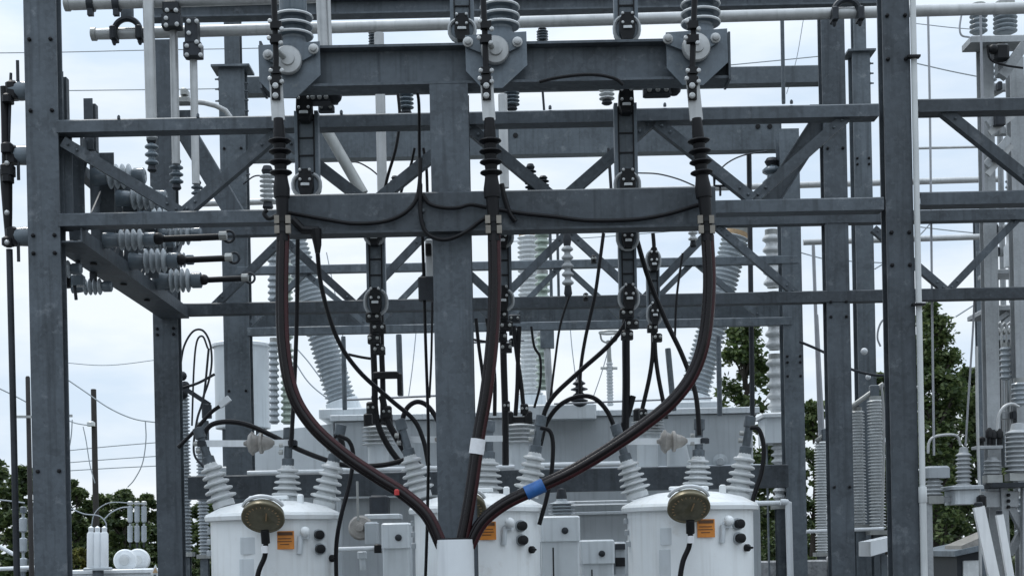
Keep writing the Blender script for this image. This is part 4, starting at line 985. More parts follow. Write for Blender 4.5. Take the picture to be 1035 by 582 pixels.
MB().rbox(P(209, 415, 15.8), M(9, 16), .1, M(15, 16), .02).build('hinge', DARKST, t)
MB().cyl(P(207, 425, 15.8), P(208, 470, 15.8), M(4, 16), 10).build('stem', STEEL2, t)
# ================================================================ right side equipment
YQ = 15.0
WHITEB = surf('bright_white_paint', (.84, .85, .85), .4, 0, .05, 4, .2, objvar=.03)
def tallpost(label, px, Y, w, y0, mat=STEEL2):
    c = P(px, 300, Y); t = thing('steel_post', label, 'post', (c.x, Y, 0), 'pale steel posts at the right edge')
    MB().hsec(V((c.x, Y, 0)), V((c.x, Y, P(px, y0, Y).z)), M(w, Y), M(w, Y), .012, UPY).build('shaft', mat, t)
    MB().box(V((c.x, Y, .02)), M(w * 1.8, Y), M(w * 1.8, Y), .04).build('base_plate', mat, t)
LST = surf('light_galvanised', (.30, .315, .325), .5, .25, .2, 3, .4, .2, .2, objvar=.12)
tallpost('pale steel post near the right edge, left of the platform', 1000, YQ, 13, 44, LST)
tallpost('pale steel post at the right edge, partly cut by the frame', 1030, YQ + .5, 14, 60, LST)
tallpost('thin far post between the right post and the conduit column', 990, 20, 8, 214, STEEL2)
t = thing('equipment_platform', 'grey platform with ribbed insulators near the top right corner', 'platform', P(1015, 40, YQ))
slab(t, 'shelf', 981, 1090, 35, 42, YQ - .25, .3, LST, .01)
for x0, y0, x1, y1, dy in ((1012, 78, 1035, 46, .0), (1012, 46, 1012, 78, .104)): MB().bar(P(x0, y0, YQ - .3 + dy), P(x1, y1, YQ - .3 + dy), .1, .1).build('bracket', LST, t)
for px, r, n, h, lab in ((989, 9, 4, 20, 'left'), (1016, 12, 5, 22, 'right')):
    b, a = P(px, 34, YQ), P(px, 34 - h, YQ)
    q = thing('ribbed_insulator', 'pale ribbed insulator on the top right platform, %s of two' % lab, 'insulator', b, 'insulators on the platform')
    MB().lathe(b, a, [(0, M(r * .7, YQ))] + sheds((a - b).length, M(r * .6, YQ), M(r, YQ), n), 20).build('shed_stack', PORC, q)
    MB().lathe(a, a + V((0, 0, 1)), [(-.02, M(r * .8, YQ)), (.1, M(r * .8, YQ)), (.11, 0)], 16).build('cap', ALUD, q)
t = thing('drive_mechanism', 'dark mechanism hanging under the top right platform', 'mechanism', P(1008, 62, YQ))
MB().rbox(P(1011, 53, YQ - .35), M(15, YQ), .15, M(15, YQ), .03).build('body', BLACKC, t)
MB().ball(P(1004, 50, YQ - .4), M(5, YQ), 10).build('knob', BLACKC, t)
MB().tube(spline([P(998, 46, YQ - .4), P(1001, 60, YQ - .4), P(1015, 66, YQ - .4), P(1034, 69, YQ - .4)], 5), M(1.1, YQ), 6).build('cable', BLACK, t)
for k, (x0, y0, x1, y1) in enumerate(((998, 126, 1022, 110), (996, 168, 1020, 140))):
    t = thing('isolator', 'slanted pale arm on the right post, %s of two' % ('upper', 'lower')[k], 'arm', P(x0, y0, YQ), 'slanted arms on the right post')
    MB().bar(P(x0, y0, YQ - .25), P(x1, y1, YQ - .25), M(6, YQ), .08).build('arm', LST, t)
    MB().bar(P(x0 + 2, y0 + 9, YQ - .25), P(x1 + 2, y1 + 7, YQ - .25), M(3, YQ), .06).build('rod', ALU, t)
    MB().rbox(P((x0 + x1) / 2, (y0 + y1) / 2 + 3, YQ - .3), M(10, YQ), .12, M(12, YQ), .02).build('hinge', DARKST, t)
jump('thin wire hanging from the bus pipe to the top right platform', [(972, 14), (970, 28), (972, 36), (980, 38)], YQ, 1.0, WIREM, SW, 'service_wire')
t = thing('radiator', 'grey radiator bank with vertical fins at the right edge', 'radiator', P(1022, 470, 16.5))
for k in range(6): slab(t, 'fin', 1009 + k * 5, 1011.5 + k * 5, 330, 470, 16.5, .5, GREYM, .008)
slab(t, 'header', 1003, 1045, 334, 343, 16.4, .35, GREYM)
slab(t, 'top_tray', 1000, 1045, 308, 313, 16.2, .8, LST, .01)
for x0 in (1012, 1022): MB().bar(P(x0 - 12, 330, 16.3), P(x0 + 6, 316, 16.3), .05, .05).build('tray_strut', LST, t)
t = thing('hanging_bottle', 'pale bottle-shaped device behind the right lattice brace', 'device', P(1020, 270, 16))
MB().lathe(P(1020, 270, 16), P(1019, 240, 16), [(0, M(5, 16)), (M(20, 16), M(5, 16)), (M(24, 16), M(2, 16)), (M(32, 16), M(2, 16)), (M(33, 16), 0)], 14).build('body', PORCP, t)
slab(t, 'tray', 1000, 1040, 272, 276, 15.8, .4, LST, .005)
# arresters beside the conduit column
YA = 14.6
def arrester(label, px, yt, yb, r, n, cap):
    b, a = P(px, yb, YA), P(px, yt, YA); L = (a - b).length
    t = thing('station_arrester', label, 'arrester', b, 'arresters near the right edge')
    MB().lathe(b, a, [(0, M(r * .75, YA))] + sheds(L * .86, M(r * .7, YA), M(r, YA), n) + [(L * .87, M(r * .6, YA)), (L, M(r * .5, YA)), (L + .01, 0)], 22).build('shed_stack', POLY, t)
    if cap: MB().rbox(P(px + 2, yt - 5, YA), M(r * 2.6, YA), .2, M(12, YA), .02).build('terminal_plate', GREYM, t)
    MB().box(b - V((0, 0, .04)), M(r * 1.7, YA), .16, .08).build('foot', ALUD, t)
    return t
arrester('short ribbed arrester with flat terminal plate right of the conduit column', 944, 482, 501, 9, 4, True)
arrester('taller ribbed arrester with rounded cap, middle of the right bracket', 974, 452, 492, 8, 8, False)
arrester('wide ribbed arrester at the right edge above the lattice stand', 1029, 428, 478, 13, 9, False)
arrester('low ribbed arrester between the taller one and the right edge', 1003, 462, 480, 9, 4, False)
t = thing('mount_box', 'pale grey box under the taller ribbed arrester', 'box', P(978, 508, YA))
slab(t, 'box', 966, 991, 493, 509, YA - .2, .4, GREYP); slab(t, 'flange', 963, 995, 490, 494, YA - .25, .5, GREYM, .01)
MB().rbox(P(992, 506, YA - .25), M(8, YA), .1, M(12, YA), .02).build('black_gland', BLACKC, t)
t = thing('bracket_beam', 'pale steel bracket beam carrying the ribbed arresters', 'beam', P(975, 504, YA))
slab(t, 'front_bar', 936, 966, 502, 507, YA - .05, .1, LST, .005); slab(t, 'rear_bar', 990, 1030, 496, 512, YA, .12, LST, .005)
MB().bar(P(937, 503, YA), V((P(937, 503, YA).x, YA, 0)), .08, .08).build('leg', LST, t)
jump('pale tube arching between the two ribbed arresters', [(938, 458), (939, 447), (945, 441), (960, 439), (968, 441), (971, 450)], YA, 1.4, ALU, SW, 'service_wire')
jump('pale tube arching onto the wide right arrester', [(1008, 440), (1009, 422), (1014, 412), (1022, 408), (1030, 411)], YA, 1.6, ALU, SW, 'service_wire')
jump('thin upright wire dropping to the short ribbed arrester', [(938, 14), (940, 120), (942, 300), (944, 460)], YA, 1.2, WIREM, SW, 'service_wire')
jump('thin slanting wire dropping to the taller ribbed arrester', [(985, 300), (983, 340), (979, 400), (976, 450)], YA, 1.1, WIREM, SW, 'service_wire')
jump('upright wire dropping from the top right platform', [(991, 14), (993, 100), (994, 200), (995, 214)], YA, 1.3, WIREM, SW, 'service_wire')
jump('pale upright conduit beside the right post', [(987, 350), (988, 430), (990, 500), (991, 590)], YA - .1, 1.6, ALU, SW, 'service_wire')
t = thing('terminal_cluster', 'dark cluster of terminals on a small shelf right of the taller arrester', 'terminals', P(1003, 452, YA))
slab(t, 'shelf', 988, 1014, 450, 453, YA - .1, .2, LST, .004)
for x, h in ((992, 9), (1000, 18), (1004, 16), (1010, 17)): MB().lathe(P(x, 450, YA), P(x, 430, YA), [(0, M(2.5, YA)), (M(h * .4, YA), M(2.5, YA)), (M(h * .45, YA), M(4, YA)), (M(h * .8, YA), M(4, YA)), (M(h, YA), M(1.5, YA))], 10).build('terminal', BLACKC, t)
t = thing('lattice_stand', 'steel lattice stand with dark plate at the lower right corner', 'stand', P(1015, 600, YA))
slab(t, 'dark_plate', 1003, 1045, 487, 492, YA - .15, .4, DARKST, .005)
for (x0, y0, x1, y1, dy) in ((1014, 493, 1020, 640, 0), (1036, 493, 1036, 640, .004), (1020, 510, 1036, 540, .075), (1020, 560, 1036, 530, .15)): MB().bar(P(x0, y0, YA + dy), P(x1, y1, YA + dy), .07, .07).build('member', LST, t)
for k in range(3): bolt(t, P(1019, 500 + k * 6, YA - .05), .02, BLACKC)
for (x0, y0, x1, y1, w, lab) in ((989, 512, 1008, 600, 11, 'broad white slanted strut at the lower right'), (1010, 520, 1024, 600, 7, 'narrow white slanted strut at the lower right')):
    t = thing('white_strut', lab, 'strut', P(x1, y1, 13.4), 'white slanted struts')
    MB().bar(P(x0, y0, 13.4), P(x1, y1, 13.4), M(w, 13.4), .05, V((0, -1, -.0))).build('bar', WHITEB, t)
    MB().rbox(P(x0, y0 - 3, 13.4), M(w * .7, 13.4), .06, M(4, 13.4), .01).build('end_fitting', DARKST, t)
t = thing('shed', 'small shed with pale sloping roof and door between the trees and the white struts', 'shed', P(985, 620, 26))
x0, x1 = P(967, 560, 26).x, P(1012, 560, 26).x; z0 = 0; z1 = P(967, 562, 26).z; z2 = P(1012, 552, 26).z
MB().prism([V((x0, 26, z0)), V((x1, 26, z0)), V((x1, 26, z2)), V((x0, 26, z1))], V((0, 2, 0))).build('wall', DARKST, t)
MB().prism([V((x0 - .1, 25.8, z1)), V((x1, 25.8, z2 + .02)), V((x1, 25.8, z2 + .12)), V((x0 - .1, 25.8, z1 + .1))], V((0, 2.4, 0))).build('roof', STEEL2, t)
MB().rbox(V((P(982, 570, 25.95).x, 25.97, P(980, 566, 26).z / 2)), .3, .06, P(980, 566, 26).z, .01).build('door', PORCP, t)
MB().prism([P(972, 551, 25.9), P(1012, 534, 25.9), P(1012, 541, 25.9), P(972, 558, 25.9)], V((0, 1, 0))).build('upper_roof', SOOT, t)
# ================================================================ fine middle-distance clutter
ML = 'black leads crowding the middle distance'
for path, Y, r, lab in (
    ([(481, 322), (484, 350), (488, 380), (491, 412)], 12.4, 1.8, 'slanting just left of the middle cable bundle, lower end at the transformer'),
    ([(492, 322), (497, 352), (500, 384), (500, 420)], 12.6, 2.0, 'hugging the middle cable bundle from behind'),
    ([(402, 92), (404, 120), (400, 150), (392, 178), (388, 196)], 11.2, 1.6, 'curving behind the front girder left of the central column'),
    ([(419, 150), (415, 168), (408, 186), (405, 196)], 11.1, 1.4, 'short one curving left of the long hanging lead'),
    ([(428, 150), (431, 170), (432, 196)], 11.1, 1.5, 'short one right of the long hanging lead'),
    ([(537, 330), (540, 350), (546, 362), (546, 388), (540, 412)], 13.0, 1.3, 'bulging right of the centre bushing'),
    ([(575, 300), (566, 330), (561, 365), (556, 405)], 13.4, 1.2, 'thin one beside the small pale hanging insulator'),
    ([(352, 358), (366, 361), (380, 363)], 13.2, 1.4, 'short level one left of the left hanging leads'),
    ([(478, 343), (490, 345), (502, 346)], 13.2, 1.2, 'short level one left of the middle bundle'),
    ([(660, 236), (661, 250), (660, 264)], 12.5, 2.0, 'stub above the narrow hanging pole'),
    ([(690, 256), (684, 300), (682, 345)], 13.5, 1.2, 'faint upright one left of the right bundle'),
    ([(438, 246), (437, 300), (436, 360), (434, 402)], 12.5, 1.2, 'second thin upright one close to the central column')):
    jump('black lead ' + lab, path, Y, r, BLACK, ML, 'lead')
def knob_chain(label, pts, Y, mat=DARKST):
    c = P(pts[-1][0], pts[-1][1], Y); t = thing('line_connector', label, 'connector', c, 'dark bolted connectors in the middle distance')
    for (x, y, w, h) in pts:
        q = P(x, y, Y); MB().rbox(q, M(w, Y), .07, M(h, Y), .012).build('body', mat, t)
        for s in (-.28, .28):
            e = q + V((s * M(w, Y), -.035, 0)); MB().lathe(e, e + V((0, -1, 0)), [(0, .012), (.012, .012), (.016, .006)], 6).build('bolt', ALUD, t)
    return t
knob_chain('dark bolted connector beneath the finned lead pair right of the middle bundle', [(520, 322, 12, 8), (519, 334, 9, 9), (518, 346, 7, 8)], 12.1)
knob_chain('dark bolted connector at the lower end of the left hanging leads', [(375, 412, 9, 12), (391, 416, 10, 12)], 12.0, BLACKC)
knob_chain('dark bolted connector on the finned bushing right of the middle bundle', [(512, 410, 7, 10), (530, 413, 8, 10)], 12.0, BLACKC)
knob_chain('dark bolted connector on the finned bushing behind the right bundle', [(650, 418, 8, 10), (671, 418, 8, 10)], 13.0, BLACKC)
knob_chain('small dark bolted plate under the left end of the crossarm', [(330, 110, 16, 7), (338, 98, 7, 14)], 10.6)
knob_chain('small dark connector on the thin wire right of the central column', [(600, 262, 5, 8), (592, 300, 5, 8)], 12.4, BLACKC)
def standing(label, px, y0, y1, Y, r, n, mat=DARKST):
    return hang(label, px, y0, y1, Y, r, n, mat, DARKST, 'standing_insulator', 'small insulators standing behind the lower arm')
standing('dark finned insulator standing behind the lower arm right of the middle termination', 536, 166, 196, 10.9, 6, 5)
standing('shorter dark finned insulator behind the lower arm, right of a taller one', 549, 178, 196, 11.0, 6, 3)
standing('small dark finned insulator behind the lower arm left of the central column', 399, 178, 196, 11.6, 5, 3)
t = thing('wire_bracket', 'small dark U-shaped bracket on the lower arm right of the right termination', 'bracket', P(728, 190, 10.9))
MB().tube([P(722, 178, 10.9), P(722, 188, 10.9), P(734, 188, 10.9), P(734, 178, 10.9)], M(1.6, 10.9), 8).build('yoke', DARKST, t)
MB().cyl(P(728, 188, 10.9), P(728, 198, 10.9), M(1.2, 10.9), 6).build('stem', DARKST, t)
# slim uprights and rails farther back, between the girders and the transformer
for x, y0, y1, w, lab in ((347, 340, 414, 2.4, 'between the left slanted bushing and the left hanging leads'), (556, 236, 330, 1.6, 'right of the centre bushing, upper part'), (563, 214, 330, 1.4, 'just left of the small pale hanging insulator'),
        (726, 340, 420, 2.6, 'right of the right slanted bushing'), (458, 300, 420, 2, 'hidden mostly behind the central column')):
    tag(MB().cyl(P(x, y0, 19.0), P(x + (y1 - y0) * .02, y1, 19.0), M(w, 19), 8).build('upright_rod', STEEL2), 'slim far upright ' + lab, 'rod', 'slim far uprights')
for (x0, y0, x1, y1, r, lab) in ((350, 404, 480, 398, 1.2, 'left of the central column above the transformer'), (560, 408, 720, 402, 1.0, 'right of the centre bushing above the transformer'), (478, 346, 530, 344, 1.3, 'behind the middle bundle under the back girder')):
    tag(MB().cyl(P(x0, y0, 19.4), P(x1, y1, 19.4), M(r, 19.4), 6).build('thin_rail', WIREM), 'thin level rail ' + lab, 'rail', 'thin far rails')
# more gear at the right edge
for px, yt, yb, r, n, Y, lab in ((1000, 60, 96, 7, 6, 16.4, 'under the top right platform'), (1024, 86, 120, 7, 6, 16.4, 'by the slanted arms at the right edge'), (1023, 180, 214, 7, 6, 16.6, 'behind the right lattice brace, upper'),
        (1016, 350, 384, 6, 6, 15.6, 'in front of the radiator fins'), (1000, 396, 430, 6, 7, 15.4, 'above the dark terminal cluster'), (1034, 500, 540, 9, 6, 15.2, 'at the lower right corner behind the lattice stand'), (1030, 386, 410, 8, 5, 15.0, 'on top of the wide right arrester')):
    stack('small ribbed insulator ' + lab, px, yt, yb, Y, r, n, PORC, 'small ribbed insulators at the right edge', foot=False)
tubething('bus_pipe', 'short slanting bus pipe below the top right platform', 'pipe', [(1004, 96), (1050, 70)], 16.2, 2.6, ALU, GB, 12, 1)
tubething('bus_pipe', 'bent grey pipe over the radiator at the right edge', 'pipe', [(1002, 345), (1004, 338), (1012, 335), (1046, 333)], 15.9, 3.4, ALUD, GB, 12, 5)
for k, x in enumerate((1009, 1014, 1019, 1024)):
    jump('pale bent tube over the radiator, %s of four' % ('first', 'second', 'third', 'last')[k], [(x - 3, 336), (x, 328), (x + 3, 334), (x + 4 - k, 400), (x + 5 - k * 2, 440)], 15.7, 1.2, ALU, 'pale tubes over the radiator', 'bent_tube')
tubething('bus_pipe', 'upper level pipe of the right bay behind the slanted arms', 'pipe', [(925, 150), (1050, 147)], 20, 1.4, ALU, GB, 8, 1)

for px, y0, y1, w, Y, lab in ((1010, 100, 330, 3, 16.8, 'just right of the pale post'), (1018, 120, 306, 2, 17.2, 'middle of the right edge group'), (1026, 60, 250, 3, 16.0, 'nearest the frame edge'), (1006, 214, 330, 2, 16.2, 'below the right girder'), (994, 330, 450, 2.4, 15.6, 'beside the radiator')):
    tag(MB().cyl(P(px, y0, Y), P(px + (y1 - y0) * .02, y1, Y), M(w, Y), 8).build('upright_pipe', LST), 'pale upright pipe ' + lab, 'pipe', 'pale upright pipes at the right edge')
for y, x0, Y, lab in ((88, 1004, 16.1, 'under the top right platform'), (133, 996, 16.3, 'at the upper slanted arm'), (232, 1000, 16.1, 'below the right girder'), (255, 1002, 16.4, 'above the bottle-shaped device'), (420, 996, 15.5, 'at the radiator foot')):
    t = thing('cross_bracket', 'pale bolted cross bracket ' + lab, 'bracket', P(1018, y, Y), 'pale cross brackets at the right edge')
    MB().angle(P(x0, y, Y), P(1060, y - 1, Y), .075, .01).build('bar', LST, t)
    for k in range(3): MB().rbox(P(x0 + 6 + k * 11, y - 1, Y - .05), M(4.5, Y), .08, M(8, Y), .01).build('lug', (DARKST, LST, DARKST)[k], t)
# ================================================================ left background
def pole(label, x, y0, Y, w, name='utility_pole', mat=WOOD, arms=()):
    a = P(x, y0, Y); t = thing(name, label, 'pole', (a.x, Y, 0), 'poles in the left background')
    MB().lathe(V((a.x, Y, 0)), V((a.x, Y, 9)), [(0, M(w * .6, Y)), (a.z - .02, M(w * .5, Y)), (a.z, M(w * .3, Y))], 12).build('shaft', mat, t)
    for (x0, x1, y) in arms:
        MB().bar(P(x0, y, Y - .1), P(x1, y, Y - .1), M(2.5, Y), M(2.5, Y)).build('crossarm', ALUD, t)
    return t
p1 = pole('slim far wooden pole standing before the treeline between the two left columns', 94.5, 393, 62, 5.5)
MB().rbox(P(92, 428, 61.7), M(7, 62), .3, M(5, 62), .05).build('insulator', PORCP, p1)
pole('dark wooden pole just left of the far left column', 28, 380, 22, 4.6, arms=((17, 40, 421), (60, 73, 420)))
MBs = thing('capacitor_bottles', 'row of three white bottle-shaped capacitors on a frame in the left background', 'capacitors', P(100, 574, 30))
for x in (92, 98.5, 105.5):
    b, a = P(x, 573, 30), P(x, 534, 30)
    o = MB().lathe(b, a, [(0, M(4.2, 30)), (M(34, 30), M(4.0, 30)), (M(36, 30), M(2.5, 30)), (M(40, 30), M(2.8, 30)), (M(42, 30), 0)], 14).build('bottle', PVC, MBs)
    for k in range(5): pass
MB().cyl(V((P(99, 573, 30).x, 30, 0)), P(99, 573, 30), .12, 8).build('leg', STEEL2, MBs)
MB().rbox(P(99, 574.5, 30), M(26, 30), .3, M(3, 30), .02).build('frame', GREYM, MBs)
t = thing('white_cabinet_roof', 'long white equipment box at the bottom left between the columns', 'box', P(118, 600, 30.6))
slab(t, 'body', 72, 152, 577, 612, 30.3, 1.2, GREYP); slab(t, 'rim', 70, 154, 575, 579, 30.25, 1.3, PVC, .02)
for k, (x, lab) in enumerate(((131.5, 'left'), (138.5, 'middle'), (145.5, 'right'))):
    b, a = P(x, 553, 31), P(x, 508, 31)
    t = thing('fuse_column', 'pale two-bodied fuse column over the white drums, %s of three' % lab, 'fuse', b, 'fuse columns over the white drums')
    L = (a - b).length
    for u in (.12, .56):
        MB().lathe(b.lerp(a, u), a, [(0, M(1.5, 31)), (.03, M(2.7, 31)), (L * .36, M(2.7, 31)), (L * .37, M(1.2, 31)), (L * .42, M(1.2, 31))], 12).build('barrel', PORC, t)
    MB().lathe(b, a, [(0, M(1, 31)), (L * .12, M(1, 31))], 8).build('stem', DARKST, t)
    MB().rbox(a, M(5, 31), .1, M(4, 31), .02).build('cap', ALUD, t)
for x, r, Y, lab in ((126, 11.5, 30.5, 'nearer white drum with flanged end, bottom left'), (139, 12, 31.6, 'farther white drum beside the nearer one, bottom left')):
    c = P(x, 566, Y); t = thing('white_drum', lab, 'drum', c, 'white drums at the bottom left')
    MB().lathe(c, c + V((-.2, 1, 0)), [(-.0, M(r * .55, Y)), (.01, M(r * .6, Y)), (.04, M(r * .9, Y)), (.1, M(r, Y)), (.3, M(r, Y)), (.35, M(r * .8, Y)), (.36, 0)], 28).build('body', PVC, t)
    MB().lathe(c - V((0, .05, 0)), c + V((-.2, 1, 0)), [(0, M(r * .2, Y)), (.02, M(r * .42, Y)), (.08, M(r * .42, Y))], 20).build('end_flange', PORCP, t)
    MB().bar(V((c.x, Y + .3, 0)), V((c.x, Y + .3, c.z - M(r * .9, Y))), .2, .2).build('saddle', STEEL2, t)
for x, lab in ((23.5, 'left'), (33, 'right')):
    b, a = P(x, 582, 26), P(x, 512, 26)
    t = thing('spool_insulator', 'pale three-spool insulator string by the far left column base, %s of two' % lab, 'insulator', b, 'spool insulators at the lower left')
    L = (a - b).length
    for k in range(3):
        MB().lathe(b.lerp(a, .05 + k * .29), a, [(0, M(2, 26)), (.03, M(4, 26)), (L * .2, M(4, 26)), (L * .22, M(1.5, 26)), (L * .29, M(1.5, 26))], 14).build('spool', PORC, t)
    MB().rbox(a + V((0, 0, -.05)), M(5, 26), .15, .12, .02).build('cap', STEEL2, t)
    MB().cyl(V((b.x, 26, 0)), b + V((0, 0, .1)), .05, 8).build('leg', STEEL2, t)
for (x0, y0, x1, y1, lab) in ((-8, 575, 60, 572, 'white rail at the very bottom left corner'), (-8, 548, 18, 562, 'white slanting tube left of the far left column')):
    tag(MB().cyl(P(x0, y0, 24), P(x1, y1, 24), M(2, 24), 8).build('white_tube', PVC), lab, 'tube', 'white tubes at the lower left')
t = thing('warning_triangle', 'small pale triangular sign in the shrubs at the bottom of the back left column', 'sign', P(156.5, 582, 30))
MB().prism([P(152, 580, 30), P(161, 580, 30), P(157, 570, 30)], V((0, .02, 0))).build('board', PVC, t)
MB().prism([P(154, 578.5, 29.97), P(159.4, 578.5, 29.97), P(157, 573, 29.97)], V((0, .01, 0))).build('inner_panel', RUST, t)
MB().cyl(V((P(156.5, 580, 30.1).x, 30.1, 0)), P(156.5, 578, 30.1), .03, 6).build('post', STEEL2, t)
# ---------------------------------------------------------------- thin wires in the sky
def wire(label, path, Y, r=.55, mat=DARKST, grp='thin overhead wires'):
    tubething('overhead_wire', label, 'wire', path, Y, r * .85, mat, grp, 5)
W2 = surf('far_wire', (.30, .33, .36), .6, 0, .1, 3)
for k, (p, Y, r, lab) in enumerate((
    ([(-20, 54), (60, 53), (148, 51), (260, 49), (330, 47)], 50, .7, 'upper faint overhead wire between the left columns at the top'),
    ([(50, 92), (140, 91), (215, 90), (330, 87)], 50, .7, 'lower faint overhead wire between the left columns at the top'),
    ([(60, 378), (85, 395), (110, 412), (135, 423), (160, 427)], 55, .8, 'sagging wire sloping down right behind the far wooden pole'),
    ([(-10, 388), (15, 400), (30, 408)], 55, .8, 'short sloping wire left of the dark wooden pole'),
    ([(60, 420), (75, 427), (92, 430)], 58, .7, 'short wire reaching the far wooden pole from the left'),
    ([(60, 456), (110, 451), (170, 446)], 70, .6, 'highest of three level wires behind the far wooden pole'),
    ([(60, 468), (110, 464), (170, 460)], 70, .6, 'middle of three level wires behind the far wooden pole'),
    ([(60, 476), (110, 473), (170, 470)], 70, .6, 'lowest of three level wires behind the far wooden pole'),
    ([(147, 426), (147.5, 445), (144, 468), (136, 484), (129, 492)], 50, .7, 'drooping drop wire right of the far wooden pole'),
    ([(73, 424), (72, 440), (69, 458), (66, 475)], 50, .7, 'drop wire just right of the far left column'),
    ([(84, 431), (87, 445), (91, 470), (96, 488)], 56, .6, 'drop wire hugging the far wooden pole'),
    ([(48, 506), (70, 513), (85, 519), (100, 521), (107, 528), (107, 534)], 30, .8, 'pale lead running into the white bottle capacitors'),
    ([(105, 525), (112, 518), (122, 513), (132, 512)], 30.5, .8, 'pale lead between bottle capacitors and fuse columns'),
    ([(92, 535), (96, 518), (110, 508), (131, 508), (146, 509)], 30.6, .6, 'thin pale lead along the tops of the fuse columns'),
    ([(-10, 504), (10, 506), (25, 508)], 26, .9, 'pale lead reaching the spool insulators from the left edge'),
    ([(60, 366), (110, 369), (170, 362)], 70, .5, 'faint level wire high between the two left columns'),
    ([(240, 52), (245, 90), (252, 130)], 30, .5, 'faint slanting wire left of the left shedded insulator'),
    ([(330, 255), (345, 330), (352, 390)], 30, .6, 'faint steep wire between left slanted bushing and left hanging pole'),
    ([(345, 232), (420, 228), (450, 226)], 60, .6, 'faint level wire under the lower arm, left half'),
    ([(298, 350), (312, 366), (330, 390), (342, 404)], 26, .8, 'pale sagging wire left of the left slanted bushing'),
    ([(296, 362), (310, 384), (325, 398), (344, 410)], 26, .8, 'lower pale sagging wire left of the left slanted bushing'),
    ([(413, 400), (417, 370), (421, 330), (424, 300)], 26, .6, 'faint steep wire left of the central column, upper part'),
    ([(500, 245), (600, 240), (700, 232), (740, 229)], 60, .6, 'faint level wire under the lower arm, right half'),
    ([(575, 310), (578, 350), (583, 390)], 26, .6, 'faint upright wire right of the centre bushing'),
    ([(600, 400), (607, 380), (613, 360), (618, 340)], 28, .6, 'faint slanting wire beside the slender post with ring'),
    ([(738, 66), (790, 61), (830, 57)], 60, .7, 'faint wire right of the crossarm end'),
    ([(795, 95), (805, 60), (812, 20)], 40, .5, 'faint slanting wire above the knee brace at the right'),
    ([(808, 255), (835, 262), (860, 264), (900, 266)], 40, .8, 'faint sagging wire beyond the tall back right column'),
    ([(884, 272), (900, 262), (915, 250), (935, 232), (960, 200)], 40, .8, 'faint wire climbing right behind the conduit column'),
    ([(925, 64), (960, 72), (990, 78)], 50, .8, 'faint wire right of the conduit column near the top'),
    ([(925, 24), (960, 28), (985, 30)], 50, .6, 'faintest wire just under the long bus pipe at the right'),
    ([(926, 229), (960, 233), (990, 236)], 50, .8, 'faint wire in the right bay below the girder'),
    ([(966, 320), (985, 308), (1000, 300)], 50, .9, 'faint wire above the right tree'),
    ([(738, 216), (760, 206), (790, 200)], 40, .6, 'faint wire just above the right end of the lower arm'))):
    wire(lab, p, Y, r, W2)
for (p, Y, lab) in (([(645, 175), (665, 176), (685, 181), (702, 188)], 12, 'grey curved wire leaving the right switch pole'), ([(722, 178), (735, 165), (752, 157), (775, 153)], 16, 'dark curved wire under the right knee brace'),
    ([(345, 166), (360, 164), (373, 170), (383, 178)], 14, 'thin arching wire between the left switch pole and the central column'), ([(246, 186), (258, 178), (270, 180), (283, 190)], 16, 'thin arching wire left of the left termination')):
    tubething('overhead_wire', lab, 'wire', p, Y, .8, DARKST, 'short arching wires', 5)
# ================================================================ trees
def leafmat(name, a, bcol, c):
    m, nt, b = newmat(name); L = nt.links.new
    g = N(nt, 'ShaderNodeNewGeometry'); n1 = N(nt, 'ShaderNodeTexNoise', Scale=.9, Detail=4.0); L(g.outputs['Position'], n1.inputs['Vector'])
    r = N(nt, 'ShaderNodeValToRGB'); e = r.color_ramp.elements; e[0].color = a + (1,); e[1].color = c + (1,); e[0].position = .25; e[1].position = .8
    k = e.new(.55); k.color = bcol + (1,)
    mx = N(nt, 'ShaderNodeMath', operation='MULTIPLY_ADD'); mx.inputs[1].default_value = .55; L(g.outputs['Random Per Island'], mx.inputs[0])
    m2 = N(nt, 'ShaderNodeMath', operation='MULTIPLY'); m2.inputs[1].default_value = .6; L(n1.outputs['Fac'], m2.inputs[0]); L(m2.outputs[0], mx.inputs[2])
    L(mx.outputs[0], r.inputs['Fac']); L(r.outputs['Color'], b.inputs['Base Color']); b.inputs['Roughness'].default_value = .5
    tr = N(nt, 'ShaderNodeBsdfTranslucent'); L(r.outputs['Color'], tr.inputs['Color'])
    ms = N(nt, 'ShaderNodeMixShader'); ms.inputs[0].default_value = .38
    L(b.outputs[0], ms.inputs[1]); L(tr.outputs[0], ms.inputs[2]); L(ms.outputs[0], nt.nodes['Material Output'].inputs['Surface'])
    return m
LEAF = leafmat('broad_leaves', (.024, .044, .015), (.065, .105, .032), (.15, .19, .07))
LEAFD = leafmat('dark_leaves', (.024, .042, .018), (.055, .085, .032), (.115, .15, .055))
LEAFY = leafmat('yellow_green_leaves', (.05, .065, .015), (.10, .11, .025), (.17, .16, .04))
BARK = surf('bark', (.05, .042, .035), .9, 0, .3, 6, .3)
def foliage(cl, leaf, nper, rng):
    vs, fs = [], []
    for (c, r) in cl:
        for _ in range(nper):
            d = V((rng.gauss(0, 1), rng.gauss(0, 1), rng.gauss(0, 1))).normalized() * r * (rng.random() ** .45)
            d.z *= .75; p = c + d
            a = V((rng.gauss(0, 1), rng.gauss(0, 1), rng.gauss(0, .5))).normalized(); b_ = a.cross(V((rng.gauss(0, 1), rng.gauss(0, 1), rng.gauss(0, 1)))).normalized()
            s = leaf * rng.uniform(.6, 1.25); i = len(vs)
            vs += [p - a * s, p + b_ * s * .55 + a * s * .1, p + a * s, p - b_ * s * .55 + a * s * .1]
            fs.append((i, i + 1, i + 2, i + 3))
    return vs, fs
